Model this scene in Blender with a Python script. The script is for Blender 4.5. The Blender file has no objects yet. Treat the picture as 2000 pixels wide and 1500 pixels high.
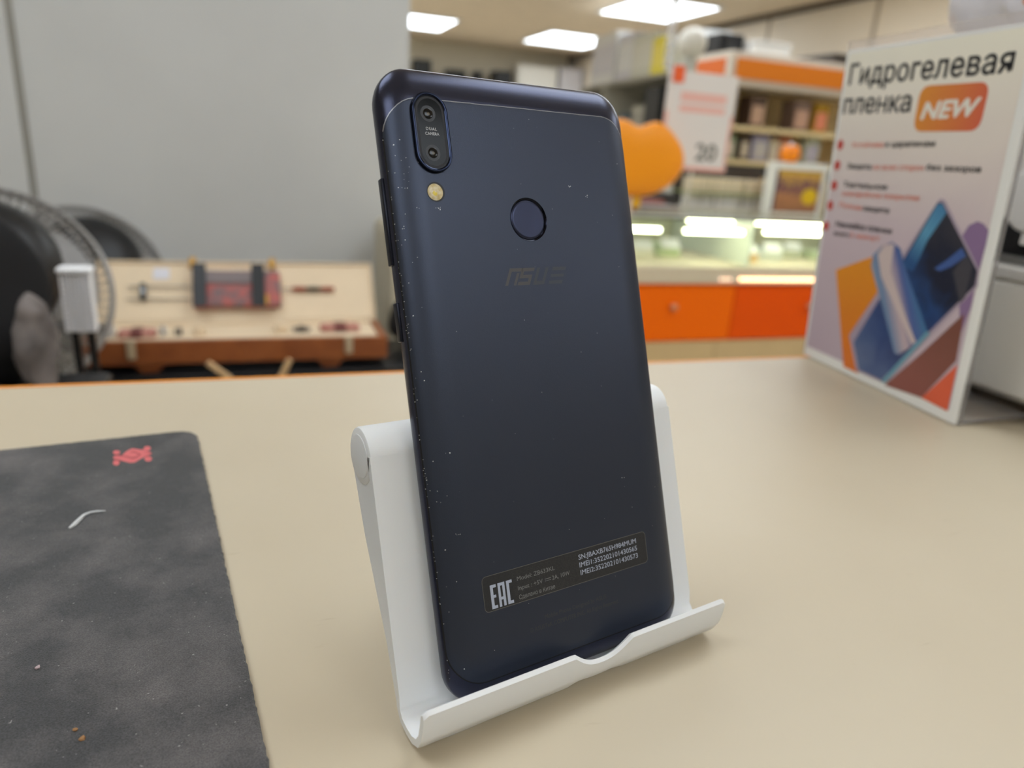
import bpy, bmesh, math, random
from mathutils import Vector, Matrix
random.seed(7)
sc = bpy.context.scene
COL = sc.collection
MM = 0.001
TZ = 0.95                       # height of the counter top
rad = math.radians

# ------------------------------------------------------------------ camera
FPX = 1396.9
CAM = Vector((0, 0, TZ + 0.1372))
RIGHT = Vector((0.9428765, -0.3263592, 0.0668846))
DOWN = Vector((-0.0435094, -0.3196842, -0.9465247))
FWD = Vector((0.330289, 0.8895458, -0.3156224))
cd = bpy.data.cameras.new('camera')
cd.sensor_fit = 'HORIZONTAL'; cd.sensor_width = 36.0; cd.lens = FPX * 36.0 / 2000.0
cd.clip_start = 0.01; cd.clip_end = 60
cd.dof.use_dof = True; cd.dof.focus_distance = 0.186; cd.dof.aperture_fstop = 10.0
cam = bpy.data.objects.new('camera', cd); COL.objects.link(cam)
m = Matrix.Identity(4)
for i in range(3):
    m[i][0] = RIGHT[i]; m[i][1] = -DOWN[i]; m[i][2] = -FWD[i]; m[i][3] = CAM[i]
cam.matrix_world = m
sc.camera = cam

# ------------------------------------------------------------------ world, exposure
w = bpy.data.worlds.new('world'); sc.world = w; w.use_nodes = True
w.node_tree.nodes['Background'].inputs[0].default_value = (0.9, 0.92, 1, 1)
w.node_tree.nodes['Background'].inputs[1].default_value = 0.05
sc.view_settings.view_transform = 'Standard'
sc.view_settings.look = 'None'
sc.view_settings.gamma = 1.0
sc.view_settings.use_curve_mapping = False
sc.view_settings.exposure = 0.0

ZC = TZ + 1.6                   # ceiling
LAMP_W = 5.9                   # radiance of the ceiling panels (see ceiling_panel)

# ------------------------------------------------------------------ pixel helpers (2000 x 1500 frame)
def ray(px, py):
    return RIGHT * ((px - 1000) / FPX) + DOWN * ((py - 750) / FPX) + FWD
def on_y(px, py, Y):
    c = ray(px, py); return CAM + c * ((Y - CAM.y) / c.y)
def on_x(px, py, X):
    c = ray(px, py); return CAM + c * ((X - CAM.x) / c.x)
def on_z(px, py, Z):
    c = ray(px, py); return CAM + c * ((Z - CAM.z) / c.z)

# ------------------------------------------------------------------ materials
def lin(c):
    out = []
    for v in c[:3]:
        v = v / 255.0
        out.append(v / 12.92 if v <= 0.04045 else ((v + 0.055) / 1.055) ** 2.4)
    return (out[0], out[1], out[2], 1.0)
MATS = {}
def mat(name, rgb, rough=0.5, metal=0.0, var=0.0, vscale=20.0, bump=0.0, bscale=200.0, spec=0.5,
        coat=0.0, trans=0.0, alpha=1.0, ior=1.45, rgb2=None, emit=None, estr=0.0, sss=0.0, detail=4.0):
    if name in MATS: return MATS[name]
    M = bpy.data.materials.new(name); M.use_nodes = True
    nt = M.node_tree; b = nt.nodes['Principled BSDF']
    c = lin(rgb)
    b.inputs['Base Color'].default_value = c
    b.inputs['Roughness'].default_value = rough
    b.inputs['Metallic'].default_value = metal
    b.inputs['Specular IOR Level'].default_value = spec
    b.inputs['IOR'].default_value = ior
    b.inputs['Coat Weight'].default_value = coat
    b.inputs['Transmission Weight'].default_value = trans
    b.inputs['Alpha'].default_value = alpha
    if sss:
        b.inputs['Subsurface Weight'].default_value = sss
        b.inputs['Subsurface Radius'].default_value = (0.004, 0.003, 0.002)
    tc = None
    if var or rgb2 or bump:
        tc = nt.nodes.new('ShaderNodeTexCoord')
    if var or rgb2:
        n = nt.nodes.new('ShaderNodeTexNoise'); n.inputs['Scale'].default_value = vscale; n.inputs['Detail'].default_value = detail
        nt.links.new(tc.outputs['Object'], n.inputs['Vector'])
        r = nt.nodes.new('ShaderNodeValToRGB')
        c2 = lin(rgb2) if rgb2 else tuple(min(1, v * (1 + var)) for v in c[:3]) + (1,)
        c1 = c if rgb2 else tuple(v * (1 - var) for v in c[:3]) + (1,)
        r.color_ramp.elements[0].position = 0.35; r.color_ramp.elements[0].color = c1
        r.color_ramp.elements[1].position = 0.65; r.color_ramp.elements[1].color = c2
        nt.links.new(n.outputs['Fac'], r.inputs['Fac']); nt.links.new(r.outputs['Color'], b.inputs['Base Color'])
    if bump:
        n2 = nt.nodes.new('ShaderNodeTexNoise'); n2.inputs['Scale'].default_value = bscale; n2.inputs['Detail'].default_value = 3
        nt.links.new(tc.outputs['Object'], n2.inputs['Vector'])
        bp = nt.nodes.new('ShaderNodeBump'); bp.inputs['Strength'].default_value = bump; bp.inputs['Distance'].default_value = 0.001
        nt.links.new(n2.outputs['Fac'], bp.inputs['Height']); nt.links.new(bp.outputs['Normal'], b.inputs['Normal'])
    if emit:
        b.inputs['Emission Color'].default_value = lin(emit); b.inputs['Emission Strength'].default_value = estr
    MATS[name] = M
    return M

def gradient_mat(name, stops, p0, p1, rough=0.5, noise=0.0, nscale=30.0, coat=0.0):
    """Colour ramp printed along the object-space line p0 -> p1."""
    M = bpy.data.materials.new(name); M.use_nodes = True
    nt = M.node_tree; b = nt.nodes['Principled BSDF']
    b.inputs['Roughness'].default_value = rough; b.inputs['Coat Weight'].default_value = coat
    tc = nt.nodes.new('ShaderNodeTexCoord')
    p0 = Vector(p0); d = Vector(p1) - p0
    sub = nt.nodes.new('ShaderNodeVectorMath'); sub.operation = 'SUBTRACT'; sub.inputs[1].default_value = p0
    dot = nt.nodes.new('ShaderNodeVectorMath'); dot.operation = 'DOT_PRODUCT'; dot.inputs[1].default_value = d / d.length_squared
    nt.links.new(tc.outputs['Object'], sub.inputs[0]); nt.links.new(sub.outputs[0], dot.inputs[0])
    fac = dot.outputs['Value']
    if noise:
        n = nt.nodes.new('ShaderNodeTexNoise'); n.inputs['Scale'].default_value = nscale; n.inputs['Detail'].default_value = 2
        n.inputs['Distortion'].default_value = 1.2
        nt.links.new(tc.outputs['Object'], n.inputs['Vector'])
        ma = nt.nodes.new('ShaderNodeMath'); ma.operation = 'MULTIPLY_ADD'; ma.inputs[1].default_value = noise; ma.inputs[2].default_value = -noise / 2
        nt.links.new(n.outputs['Fac'], ma.inputs[0])
        ad = nt.nodes.new('ShaderNodeMath'); ad.operation = 'ADD'
        nt.links.new(fac, ad.inputs[0]); nt.links.new(ma.outputs[0], ad.inputs[1]); fac = ad.outputs[0]
    r = nt.nodes.new('ShaderNodeValToRGB')
    while len(r.color_ramp.elements) < len(stops): r.color_ramp.elements.new(0.5)
    for e, (pos, col) in zip(r.color_ramp.elements, stops): e.position = pos; e.color = lin(col)
    nt.links.new(fac, r.inputs['Fac']); nt.links.new(r.outputs['Color'], b.inputs['Base Color'])
    MATS[name] = M
    return M

# ------------------------------------------------------------------ object helpers
def tag(o, label=None, cat=None, group=None, kind=None):
    if label: o['label'] = label
    if cat: o['category'] = cat
    if group: o['group'] = group
    if kind: o['kind'] = kind
    return o
def thing(name, label, cat, loc=(0, 0, 0), rot=(0, 0, 0), group=None):
    o = bpy.data.objects.new(name, None); COL.objects.link(o); o.empty_display_size = 0.02
    o.location = loc; o.rotation_euler = rot
    return tag(o, label, cat, group)
def obj(name, bm, M, parent=None, loc=(0, 0, 0), rot=(0, 0, 0), smooth=False, angle=35, fix=True):
    me = bpy.data.meshes.new(name)
    if fix: bmesh.ops.recalc_face_normals(bm, faces=bm.faces[:])
    bm.to_mesh(me); bm.free()
    if smooth:
        for p in me.polygons: p.use_smooth = True
        try: me.set_sharp_from_angle(angle=rad(angle))
        except Exception: pass
    o = bpy.data.objects.new(name, me); COL.objects.link(o)
    if M is not None: me.materials.append(M)
    o.location = loc; o.rotation_euler = rot
    if parent is not None: o.parent = parent
    return o
def struct(name, bm, M, label, cat, **k):
    o = obj(name, bm, M, **k); return tag(o, label, cat, kind='structure')
def box(bm, lo, hi, bev=0.0, seg=2):
    lo = Vector(lo); hi = Vector(hi)
    r = bmesh.ops.create_cube(bm, size=1.0)
    vs = r['verts']
    c = (lo + hi) / 2; s = hi - lo
    for v in vs: v.co = Vector((v.co.x * s.x, v.co.y * s.y, v.co.z * s.z)) + c
    if bev:
        es = list({e for v in vs for e in v.link_edges})
        bmesh.ops.bevel(bm, geom=es, offset=bev, segments=seg, profile=0.5, affect='EDGES')
    return bm
def nb(lo, hi, bev=0.0, seg=2):
    return box(bmesh.new(), lo, hi, bev, seg)
def tube(bm, pts, r, n=8, cap=True):
    pts = [Vector(p) for p in pts]
    rs = r if isinstance(r, (list, tuple)) else [r] * len(pts)
    rings = []
    prev = None
    for i, p in enumerate(pts):
        t = (pts[min(i + 1, len(pts) - 1)] - pts[max(i - 1, 0)]).normalized()
        if prev is None:
            a = Vector((0, 0, 1)) if abs(t.z) < 0.9 else Vector((1, 0, 0))
            x = t.cross(a).normalized()
        else:
            x = (prev - t * prev.dot(t)).normalized()
        prev = x; y = t.cross(x)
        rings.append([bm.verts.new(p + (x * math.cos(k * 2 * math.pi / n) + y * math.sin(k * 2 * math.pi / n)) * rs[i]) for k in range(n)])
    for a, b in zip(rings, rings[1:]):
        for k in range(n): bm.faces.new((a[k], a[(k + 1) % n], b[(k + 1) % n], b[k]))
    if cap:
        bm.faces.new(rings[0][::-1]); bm.faces.new(rings[-1])
    return bm
def lathe(bm, prof, n=24, axis='Z', center=(0, 0, 0)):
    """prof = [(radius, height)...] turned about an axis."""
    c = Vector(center); rings = []
    for r, h in prof:
        ring = []
        if r < 1e-7:
            p = {'Z': Vector((0, 0, h)), 'Y': Vector((0, h, 0)), 'X': Vector((h, 0, 0))}[axis]
            ring = [bm.verts.new(c + p)]
        else:
            for k in range(n):
                a = 2 * math.pi * k / n; x, y = r * math.cos(a), r * math.sin(a)
                p = {'Z': Vector((x, y, h)), 'Y': Vector((x, h, y)), 'X': Vector((h, x, y))}[axis]
                ring.append(bm.verts.new(c + p))
        rings.append(ring)
    for a, b in zip(rings, rings[1:]):
        for k in range(n):
            k2 = (k + 1) % n
            if len(a) == 1 and len(b) == 1: break
            if len(a) == 1: bm.faces.new((a[0], b[k2], b[k]))
            elif len(b) == 1: bm.faces.new((a[k], a[k2], b[0]))
            else: bm.faces.new((a[k], a[k2], b[k2], b[k]))
    if len(rings[0]) > 1: bm.faces.new(rings[0][::-1])
    if len(rings[-1]) > 1: bm.faces.new(rings[-1])
    return bm
def prism(bm, pts, t, plane='XY', z0=0.0):
    """closed polygon extruded by t; plane gives the two axes of pts, the third is the extrusion."""
    def P(a, b, h):
        return {'XY': Vector((a, b, h)), 'XZ': Vector((a, h, b)), 'YZ': Vector((h, a, b))}[plane]
    lo = [bm.verts.new(P(a, b, z0)) for a, b in pts]; hi = [bm.verts.new(P(a, b, z0 + t)) for a, b in pts]
    n = len(pts)
    bm.faces.new(lo[::-1]); bm.faces.new(hi)
    for i in range(n): bm.faces.new((lo[i], lo[(i + 1) % n], hi[(i + 1) % n], hi[i]))
    return bm
def rrect(x0, y0, x1, y1, r, n=6):
    pts = []
    for cx, cy, a0 in ((x1 - r, y0 + r, -90), (x1 - r, y1 - r, 0), (x0 + r, y1 - r, 90), (x0 + r, y0 + r, 180)):
        for k in range(n + 1):
            a = rad(a0 + 90 * k / n); pts.append((cx + r * math.cos(a), cy + r * math.sin(a)))
    return pts
def raw_text_bm(s, bold=0.0, shear=0.0, spacing=1.0, extrude=0.0):
    cu = bpy.data.curves.new('lettering', 'FONT'); cu.body = s; cu.size = 1.0; cu.offset = bold; cu.shear = shear
    cu.space_character = spacing; cu.extrude = extrude; cu.resolution_u = 3
    o = bpy.data.objects.new('lettering', cu); COL.objects.link(o)
    dg = bpy.context.evaluated_depsgraph_get(); dg.update()
    me = bpy.data.meshes.new_from_object(o.evaluated_get(dg))
    bm = bmesh.new(); bm.from_mesh(me)
    bpy.data.objects.remove(o); bpy.data.curves.remove(cu); bpy.data.meshes.remove(me)
    return bm
def text_bm(s, bold=0.0, shear=0.0, spacing=1.0, extrude=0.0):
    """lettering; three Cyrillic letters whose outlines do not fill well are drawn from strokes."""
    sub = s.replace('н', 'п').replace('ф', 'о').replace('ь', 'п')
    bm = raw_text_bm(sub, bold, shear, spacing, extrude)
    def xmax(t):
        if not t.strip(): return -1.0
        b = raw_text_bm(t, bold, shear, spacing); r = max(v.co.x for v in b.verts); b.free(); return r
    for i, ch in enumerate(s):
        if ch not in 'нфь': continue
        a, b = xmax(sub[:i]) + 1e-4, xmax(sub[:i + 1]) + 1e-4
        vs = [v for v in bm.verts if a < v.co.x <= b]
        x0, x1 = min(v.co.x for v in vs), max(v.co.x for v in vs)
        st, xh = 0.072, 0.546
        if ch != 'ф': bmesh.ops.delete(bm, geom=vs, context='VERTS')
        R = {'н': ((x0, 0, x0 + st, xh), (x1 - st, 0, x1, xh), (x0 + st, .245, x1 - st, .31)),
             'ь': ((x0, 0, x0 + st, xh), (x0 + st, 0, x1 - .03, .06), (x0 + st, .26, x1 - .03, .32), (x1 - st, .03, x1, .29)),
             'ф': (((x0 + x1) / 2 - st / 2, -.2, (x0 + x1) / 2 + st / 2, .72),)}[ch]
        for p0, q0, p1, q1 in R:
            bm.faces.new([bm.verts.new(v) for v in ((p0, q0, 0), (p1, q0, 0), (p1, q1, 0), (p0, q1, 0))])
    return bm
def fit_text(name, s, M, parent, x0, y0, wid, hei, to3, bold=0.0, shear=0.0, spacing=1.0, cap_ref='H'):
    """lettering whose advance box starts at (x0,y0), is wid wide and has cap height hei; to3 maps (x,y)->Vector."""
    bm = text_bm(s, 0.0, shear, spacing)
    bm.verts.index_update()
    xs = [v.co.x for v in bm.verts]
    a, b = min(xs), max(xs)
    kx = wid / (b - a); ky = hei / 0.73
    src = [v.co.copy() for v in bm.verts]
    if bold:                                  # thicken: shifted copies of the same outline
        faces = [[v.index for v in f.verts] for f in bm.faces]; bm.verts.ensure_lookup_table()
        bm.verts.index_update(); faces = [[v.index for v in f.verts] for f in bm.faces]
        for dx, dy in ((bold, 0), (-bold, 0), (0, bold * .8), (0, -bold * .8)):
            nv = [bm.verts.new((c.x + dx, c.y + dy, 0)) for c in src]
            for f in {frozenset(f): f for f in faces if len(set(f)) > 2}.values():
                try: bm.faces.new([nv[i] for i in f])
                except ValueError: pass
    ns = len(src)
    for i, v in enumerate(bm.verts):
        v.co = to3(x0 + (v.co.x - a) * kx, y0 + v.co.y * ky); v.co.y -= 0.000006 * (i // ns)
    return obj(name, bm, M, parent, fix=False)
def copy_tree(o, parent=None):
    c = o.copy(); COL.objects.link(c)
    if parent is not None: c.parent = parent
    for ch in list(o.children): copy_tree(ch, c)
    return c

# ================================================================== THE SHOP ITSELF
M_wall_grey = mat('painted_grey_panel', (205, 204, 200), 0.6, var=0.03, vscale=3)
M_wall_cream = mat('painted_cream_wall', (222, 214, 198), 0.7, var=0.03, vscale=2)
M_ceiling = mat('ceiling_tile', (240, 222, 196), 0.85, var=0.03, vscale=6)
M_floor = mat('floor_tile', (205, 196, 180), 0.4, var=0.08, vscale=5)
M_white = mat('white_plastic', (232, 230, 226), 0.35)
M_offwhite = mat('off_white_laminate', (222, 214, 200), 0.4)
M_cream_lam = mat('cream_laminate_shelf', (240, 216, 164), 0.5, var=0.03, vscale=6)
M_orange = mat('orange_laminate', (240, 112, 12), 0.35)
M_black = mat('black_plastic', (18, 18, 20), 0.4)
M_steel = mat('brushed_steel', (170, 170, 168), 0.3, metal=1.0)

XR = 5.12; XL = -2.6; YF = 12.0; YN = -3.0
bm = nb((XL - .1, YN - .1, -0.1), (XR + .1, YF + .1, 0))
struct('floor', bm, M_floor, 'tiled floor of the shop below the counters', 'floor')
bm = nb((XL - .1, YN - .1, ZC), (XR + .1, YF + .1, ZC + 0.1))
struct('ceiling', bm, M_ceiling, 'warm beige ceiling with square light panels', 'ceiling')
struct('wall_back', nb((XL, YF, 0), (XR, YF + .1, ZC)), M_wall_cream, 'far cream wall of the shop under the ceiling', 'wall')
struct('wall_front', nb((XL, YN - .1, 0), (XR, YN, ZC)), M_wall_cream, 'plain wall behind the camera', 'wall')
struct('trim_5', nb((XL, YN, 0), (XR, YN + .03, 1.5)), mat('dark_reflection_band', (58, 50, 44), 0.6), 'dark brown band added to the unseen wall to darken the phone reflection', 'trim')  # unseen band, added so the lower phone back reflects darker
struct('wall_left', nb((XL - .1, YN, 0), (XL, YF, ZC)), M_wall_cream, 'plain wall at the left end of the shop', 'wall')
wr = struct('wall_right', nb((XR, YN, 0), (XR + .1, YF, ZC)), mat('beige_wall_panel', (244, 232, 214), 0.6, var=0.02, vscale=2),
       'beige panelled wall at the right behind the advertising card', 'wall')
for k, y in enumerate((1.2, 2.6, 4.0, 5.45, 6.9, 8.4)):
    obj('joint_strip', nb((XR - 0.006, y - 0.02, 0), (XR, y + 0.02, ZC)), mat('joint_strip', (176, 162, 142), 0.5), wr)
# dark strip standing in for the shadow line where wall meets ceiling
struct('trim_1', nb((XR - 0.05, YN, ZC - 0.05), (XR, YF, ZC - 0.0005)), mat('dark_shadow_line', (92, 80, 68), 0.6), 'dark strip coloured as the shadow line between right wall and ceiling', 'trim')
struct('trim_2', nb((XL, YF - 0.06, ZC - 0.16), (XR - 0.06, YF, ZC - 0.0005)), mat('dark_shadow_line2', (120, 106, 90), 0.6), 'brown cornice strip along the top of the far wall', 'trim')

# grey partition behind the wooden case
YW = 1.8
xr = on_y(800, 60, YW).x
part = struct('wall_partition', nb((XL, YW, 0), (xr, YW + 0.09, ZC)), M_wall_grey, 'grey painted partition wall behind the open wooden case', 'wall')
xs = on_y(40, 180, YW).x
struct('trim_3', nb((xs - 0.16, YW - 0.012, 0), (xs - 0.006, YW - 0.0002, ZC - .001), 0.002), M_wall_grey, 'flat grey upright board on the partition beside the fans', 'trim')
struct('trim_4', nb((xs - 0.006, YW - 0.004, 0), (xs + 0.006, YW - 0.0002, ZC - .001)), mat('joint_brown', (150, 146, 136), 0.6), 'thin darker joint line down the grey partition', 'trim')

# ---- ceiling light panels
def ceiling_panel(x0, y0, x1, y1, label, group=None):
    t = thing('ceiling_light', label, 'light', ((x0 + x1) / 2, (y0 + y1) / 2, ZC - 0.03), group=group)
    hx, hy = (x1 - x0) / 2, (y1 - y0) / 2
    fr = bmesh.new()
    for a, b in (((-hx, -hy, 0), (hx, -hy + .03, .03)), ((-hx, hy - .03, 0), (hx, hy, .03)), ((-hx, -hy + .03, 0), (-hx + .03, hy - .03, .03)), ((hx - .03, -hy + .03, 0), (hx, hy - .03, .03))):
        box(fr, a, b)
    obj('frame', fr, M_white, t)
    obj('diffuser', nb((-hx + .03, -hy + .03, .006), (hx - .03, hy - .03, .02)),
        mat('lit_diffuser', (255, 255, 255), 0.5, emit=(236, 246, 255), estr=LAMP_W), t)
    return t
def cl_px(pts, label, group=None):
    q = [on_z(a, b, ZC) for a, b in pts]
    return ceiling_panel(min(p.x for p in q), min(p.y for p in q), max(p.x for p in q), max(p.y for p in q), label, group)
ceiling_panel(3.75, 9.55, 4.75, 10.75, 'lit ceiling panel far back above the phone, in the middle')
ceiling_panel(3.62, 6.85, 4.52, 7.95, 'large lit ceiling panel above the hanging price sign')
q = on_z(815, 38, ZC)
ceiling_panel(q.x - .55, q.y - .5, q.x + .45, q.y + .6, 'lit ceiling panel cut off by the grey partition edge')
for x in (-0.65, 1.15, 3.2):                       # unseen panels, added overhead to set the light and highlights
    for y in (-1.6, 0.6): ceiling_panel(x - .5, y - .5, x + .5, y + .5, 'unseen ceiling panel added to light the front of the shop', 'ceiling panels out of view')
for x, y in ((0.9, 3.2), (2.3, 3.0), (3.6, 3.0), (0.9, 4.9), (2.3, 4.7), (3.6, 4.7), (-1.2, 3.4), (-1.2, 5.6), (0.3, 7.3), (-1.2, 7.8), (0.4, 9.6), (-1.2, 10.2)):  # unseen panels added to brighten the far part of the shop
    ceiling_panel(x - .5, y - .5, x + .5, y + .5, 'unseen ceiling panel added to light the rear of the shop', 'rear ceiling panels out of view')

# ================================================================== THE COUNTER TABLE
YT = 0.4185
M_table = None
def table_material():
    M = bpy.data.materials.new('cream_laminate_top'); M.use_nodes = True
    nt = M.node_tree; b = nt.nodes['Principled BSDF']
    b.inputs['Roughness'].default_value = 0.46
    tc = nt.nodes.new('ShaderNodeTexCoord')
    n = nt.nodes.new('ShaderNodeTexNoise'); n.inputs['Scale'].default_value = 9; n.inputs['Detail'].default_value = 5
    nt.links.new(tc.outputs['Object'], n.inputs['Vector'])
    r = nt.nodes.new('ShaderNodeValToRGB')
    r.color_ramp.elements[0].position = 0.3; r.color_ramp.elements[0].color = lin((191, 176, 150))
    r.color_ramp.elements[1].position = 0.7; r.color_ramp.elements[1].color = lin((196, 182, 157))
    nt.links.new(n.outputs['Fac'], r.inputs['Fac'])
    # thin grey scratches and smudges of wear
    mp = nt.nodes.new('ShaderNodeMapping'); mp.inputs['Scale'].default_value = (14, 60, 1); mp.inputs['Rotation'].default_value = (0, 0, 0.6)
    nt.links.new(tc.outputs['Object'], mp.inputs['Vector'])
    n2 = nt.nodes.new('ShaderNodeTexNoise'); n2.inputs['Scale'].default_value = 3.0; n2.inputs['Detail'].default_value = 6; n2.inputs['Distortion'].default_value = 0.6
    nt.links.new(mp.outputs[0], n2.inputs['Vector'])
    r2 = nt.nodes.new('ShaderNodeValToRGB')
    r2.color_ramp.elements[0].position = 0.70; r2.color_ramp.elements[0].color = (0, 0, 0, 1)
    r2.color_ramp.elements[1].position = 0.80; r2.color_ramp.elements[1].color = (.45, .45, .45, 1)
    nt.links.new(n2.outputs['Fac'], r2.inputs['Fac'])
    mx = nt.nodes.new('ShaderNodeMix'); mx.data_type = 'RGBA'
    mx.inputs['B'].default_value = lin((168, 150, 122))
    nt.links.new(r2.outputs['Color'], mx.inputs['Factor']); nt.links.new(r.outputs['Color'], mx.inputs['A'])
    nt.links.new(mx.outputs['Result'], b.inputs['Base Color'])
    return M
tb = thing('counter_table', 'cream topped counter with an orange edge, under the phone stand', 'counter', (0.1, 0.1, 0))
L0, L1 = -1.6, 1.5
obj('worktop', nb((L0, -0.45 - .1, TZ - .03), (L1, YT - .1 - 0.0022, TZ)), table_material(), tb)
obj('edge_strip', nb((L0, YT - .1 - 0.002, TZ - .031), (L1, YT - .1 + 0.0005, TZ + 0.0004), 0.0002), mat('orange_edge_band', (244, 150, 40), 0.35), tb)
obj('back_panel', nb((L0 + .02, YT - .14, 0.06), (L1 - .02, YT - .12, TZ - .031)), M_offwhite, tb)
for sx in (L0 + .02, -.05, L1 - .04):
    obj('side_panel', nb((sx, -.5, 0.0), (sx + .02, YT - .1401, TZ - .031)), M_offwhite, tb)

# ================================================================== THE PHONE
PW, PH, PT = 76.3, 158.4, 7.7
LEAN = rad(20.28); PSI = rad(12.5)
phone = thing('smartphone', 'dark navy smartphone standing back outwards in the white stand', 'phone',
              (0.0779, 0.1403, TZ + 0.006), (-LEAN, 0, PSI))
BX, BT, BB = 9.0, 10.0, 9.0
DB = 3.7
def ring_q(q, n=8, grow=0.0):
    """contour of the back at level q (1 = outline), as (u, v)."""
    pts = []
    hx = PW / 2
    for cx, cy, rx, ry, a0 in ((hx - BX, BB, BX, BB, -90), (hx - BX, PH - BT, BX, BT, 0), (-hx + BX, PH - BT, BX, BT, 90), (-hx + BX, BB, BX, BB, 180)):
        for k in range(n + 1):
            a = rad(a0 + 90 * k / n)
            pts.append((cx + (rx * q + grow) * math.cos(a), cy + (ry * q + grow) * math.sin(a)))
    return pts
def depth_q(q):
    q = min(max(q, 0), 1)
    return DB * (0.55 * q ** 1.9 + 0.45 * (1 - math.sqrt(max(0, 1 - q ** 5))))
def q_uv(u, v):
    qx = max(0, (abs(u) - (PW / 2 - BX)) / BX)
    qy = max(0, (v - (PH - BT)) / BT, (BB - v) / BB)
    return min(1.0, math.hypot(qx, qy))
def surf(u, v): return depth_q(q_uv(u, v))
def P3(u, v, wd): return Vector((u * MM, wd * MM, v * MM))

M_navy = mat('navy_painted_plastic', (54, 56, 72), 0.25, metal=0.75, bump=0.03, bscale=3000)
M_cover = mat('navy_satin_cover', (62, 67, 80), 0.38, metal=0.8, bump=0.05, bscale=4000)
bm = bmesh.new()
levels = [(0, -1.0, 0.9)] + [(q, 0.0, depth_q(q)) for q in (0, .3, .5, .62, .72, .8, .86, .91, .95, .975, .992, 1.0)]
levels += [(1.0, 0.06, 4.5), (1.0, 0.0, 5.5), (1.0, -0.25, 6.4), (1.0, -0.8, 7.2), (1.0, -1.6, 7.7)]
rings = []
for q, g, d in levels: rings.append([bm.verts.new(P3(u, v, d)) for u, v in ring_q(q, 10, g)])
for a, b in zip(rings, rings[1:]):
    n = len(a)
    for k in range(n): bm.faces.new((a[k], a[(k + 1) % n], b[(k + 1) % n], b[k]))
bm.faces.new(rings[0][::-1]); bm.faces.new(rings[-1])
bmesh.ops.remove_doubles(bm, verts=bm.verts[:], dist=1e-7)
obj('body_frame', bm, M_navy, phone, smooth=True, angle=50)
# glass screen on the far side
bm = prism(bmesh.new(), [(u * MM, v * MM) for u, v in rrect(-PW / 2 + 2.2, 2.2, PW / 2 - 2.2, PH - 2.2, 8)], 0.00006, 'XZ', 7.70 * MM)
obj('screen', bm, mat('screen_glass', (6, 6, 8), 0.08, coat=1.0), phone)

# metal back cover, slightly proud, with its own rounded outline
CU, CB, CT, CR = PW / 2 - 0.5, 5.3, 149.9, 9.5
def cover_ring(t, n=10):
    return rrect(-CU + t, CB + t, CU - t, CT - t, max(CR - t, 0.4), n)
bm = bmesh.new(); rings = []
ts = [(0, 0.12), (0, -0.07), (0.12, -0.1), (.4, -.1), (.8, -.1), (1.3, -.1), (2, -.1), (3, -.1), (4, -.1), (5.2, -.1), (6.6, -.1), (8.2, -.1), (9.1, -.1)]
for t, off in ts:
    rings.append([bm.verts.new(P3(u, v, surf(u, v) + off)) for u, v in cover_ring(t)])
for a, b in zip(rings, rings[1:]):
    n = len(a)
    for k in range(n): bm.faces.new((a[k], a[(k + 1) % n], b[(k + 1) % n], b[k]))
circ = [bm.verts.new(P3(-.3 + 5.75 * math.cos(a * math.pi / 32), 120.4 + 5.75 * math.sin(a * math.pi / 32), -.1)) for a in range(64)]
edges = [bm.edges.new((circ[a], circ[(a + 1) % 64])) for a in range(64)]
last = rings[-1]; edges += [bm.edges.get((last[k], last[(k + 1) % len(last)])) for k in range(len(last))]
bmesh.ops.triangle_fill(bm, edges=edges, use_beauty=True, normal=(0, -1, 0))
cover = obj('back_cover', bm, M_cover, phone, smooth=True, angle=40)
# worn bare metal edge along the upper seam, dark gap along the rest
def ribbon(name, pts, wd, M, parent, lift=0.13):
    bm = bmesh.new(); prev = None
    for i, (u, v) in enumerate(pts):
        a = pts[max(i - 1, 0)]; b = pts[min(i + 1, len(pts) - 1)]
        d = Vector((b[0] - a[0], b[1] - a[1])).normalized(); nrm = Vector((-d.y, d.x)) * wd / 2
        row = []
        for s in (-1, 1):
            uu, vv = u + s * nrm.x, v + s * nrm.y
            row.append(bm.verts.new(P3(uu, vv, surf(uu, vv) - lift)))
        if prev: bm.faces.new((prev[0], prev[1], row[1], row[0]))
        prev = row
    return obj(name, bm, M, parent, fix=False)
full = rrect(-CU, CB, CU, CT, CR, 10)
nq = 11
topseam = [(u, v) for u, v in full[nq:3 * nq]]
# densify the straight top run
dens = []
for a, b in zip(topseam, topseam[1:]):
    k = 40 if abs(a[0] - b[0]) > 20 else 1
    for i in range(k): dens.append((a[0] + (b[0] - a[0]) * i / k, a[1] + (b[1] - a[1]) * i / k))
random.seed(3)
dens2 = [(u, v + random.uniform(-.05, .05)) for u, v in dens]
ribbon('seam_edge', dens2, 0.2, mat('worn_seam_metal', (150, 150, 152), 0.35, metal=0.7), phone, 0.135)
bot = [full[3 * nq - 1]] + full[3 * nq:] + full[:nq + 1]
dens = []
for a, b in zip(bot, bot[1:]):
    k = 40 if abs(a[0] - b[0]) > 20 else 1
    for i in range(k): dens.append((a[0] + (b[0] - a[0]) * i / k, a[1] + (b[1] - a[1]) * i / k))
ribbon('seam_gap', dens, 0.28, mat('seam_shadow_gap', (6, 6, 8), 0.6), phone, 0.125)

# buttons on the left side
M_btn = mat('button_navy', (20, 22, 34), 0.3, metal=0.5)
for nm, v0, v1 in (('volume_rocker', 110.0, 131.3), ('power_button', 91.3, 100.9)):
    bm = box(bmesh.new(), (-PW / 2 * MM - 0.00058, 0.0042, v0 * MM), (-PW / 2 * MM + 0.0006, 0.0064, v1 * MM), 0.00028, 3)
    obj(nm, bm, M_btn, phone, smooth=True)

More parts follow.
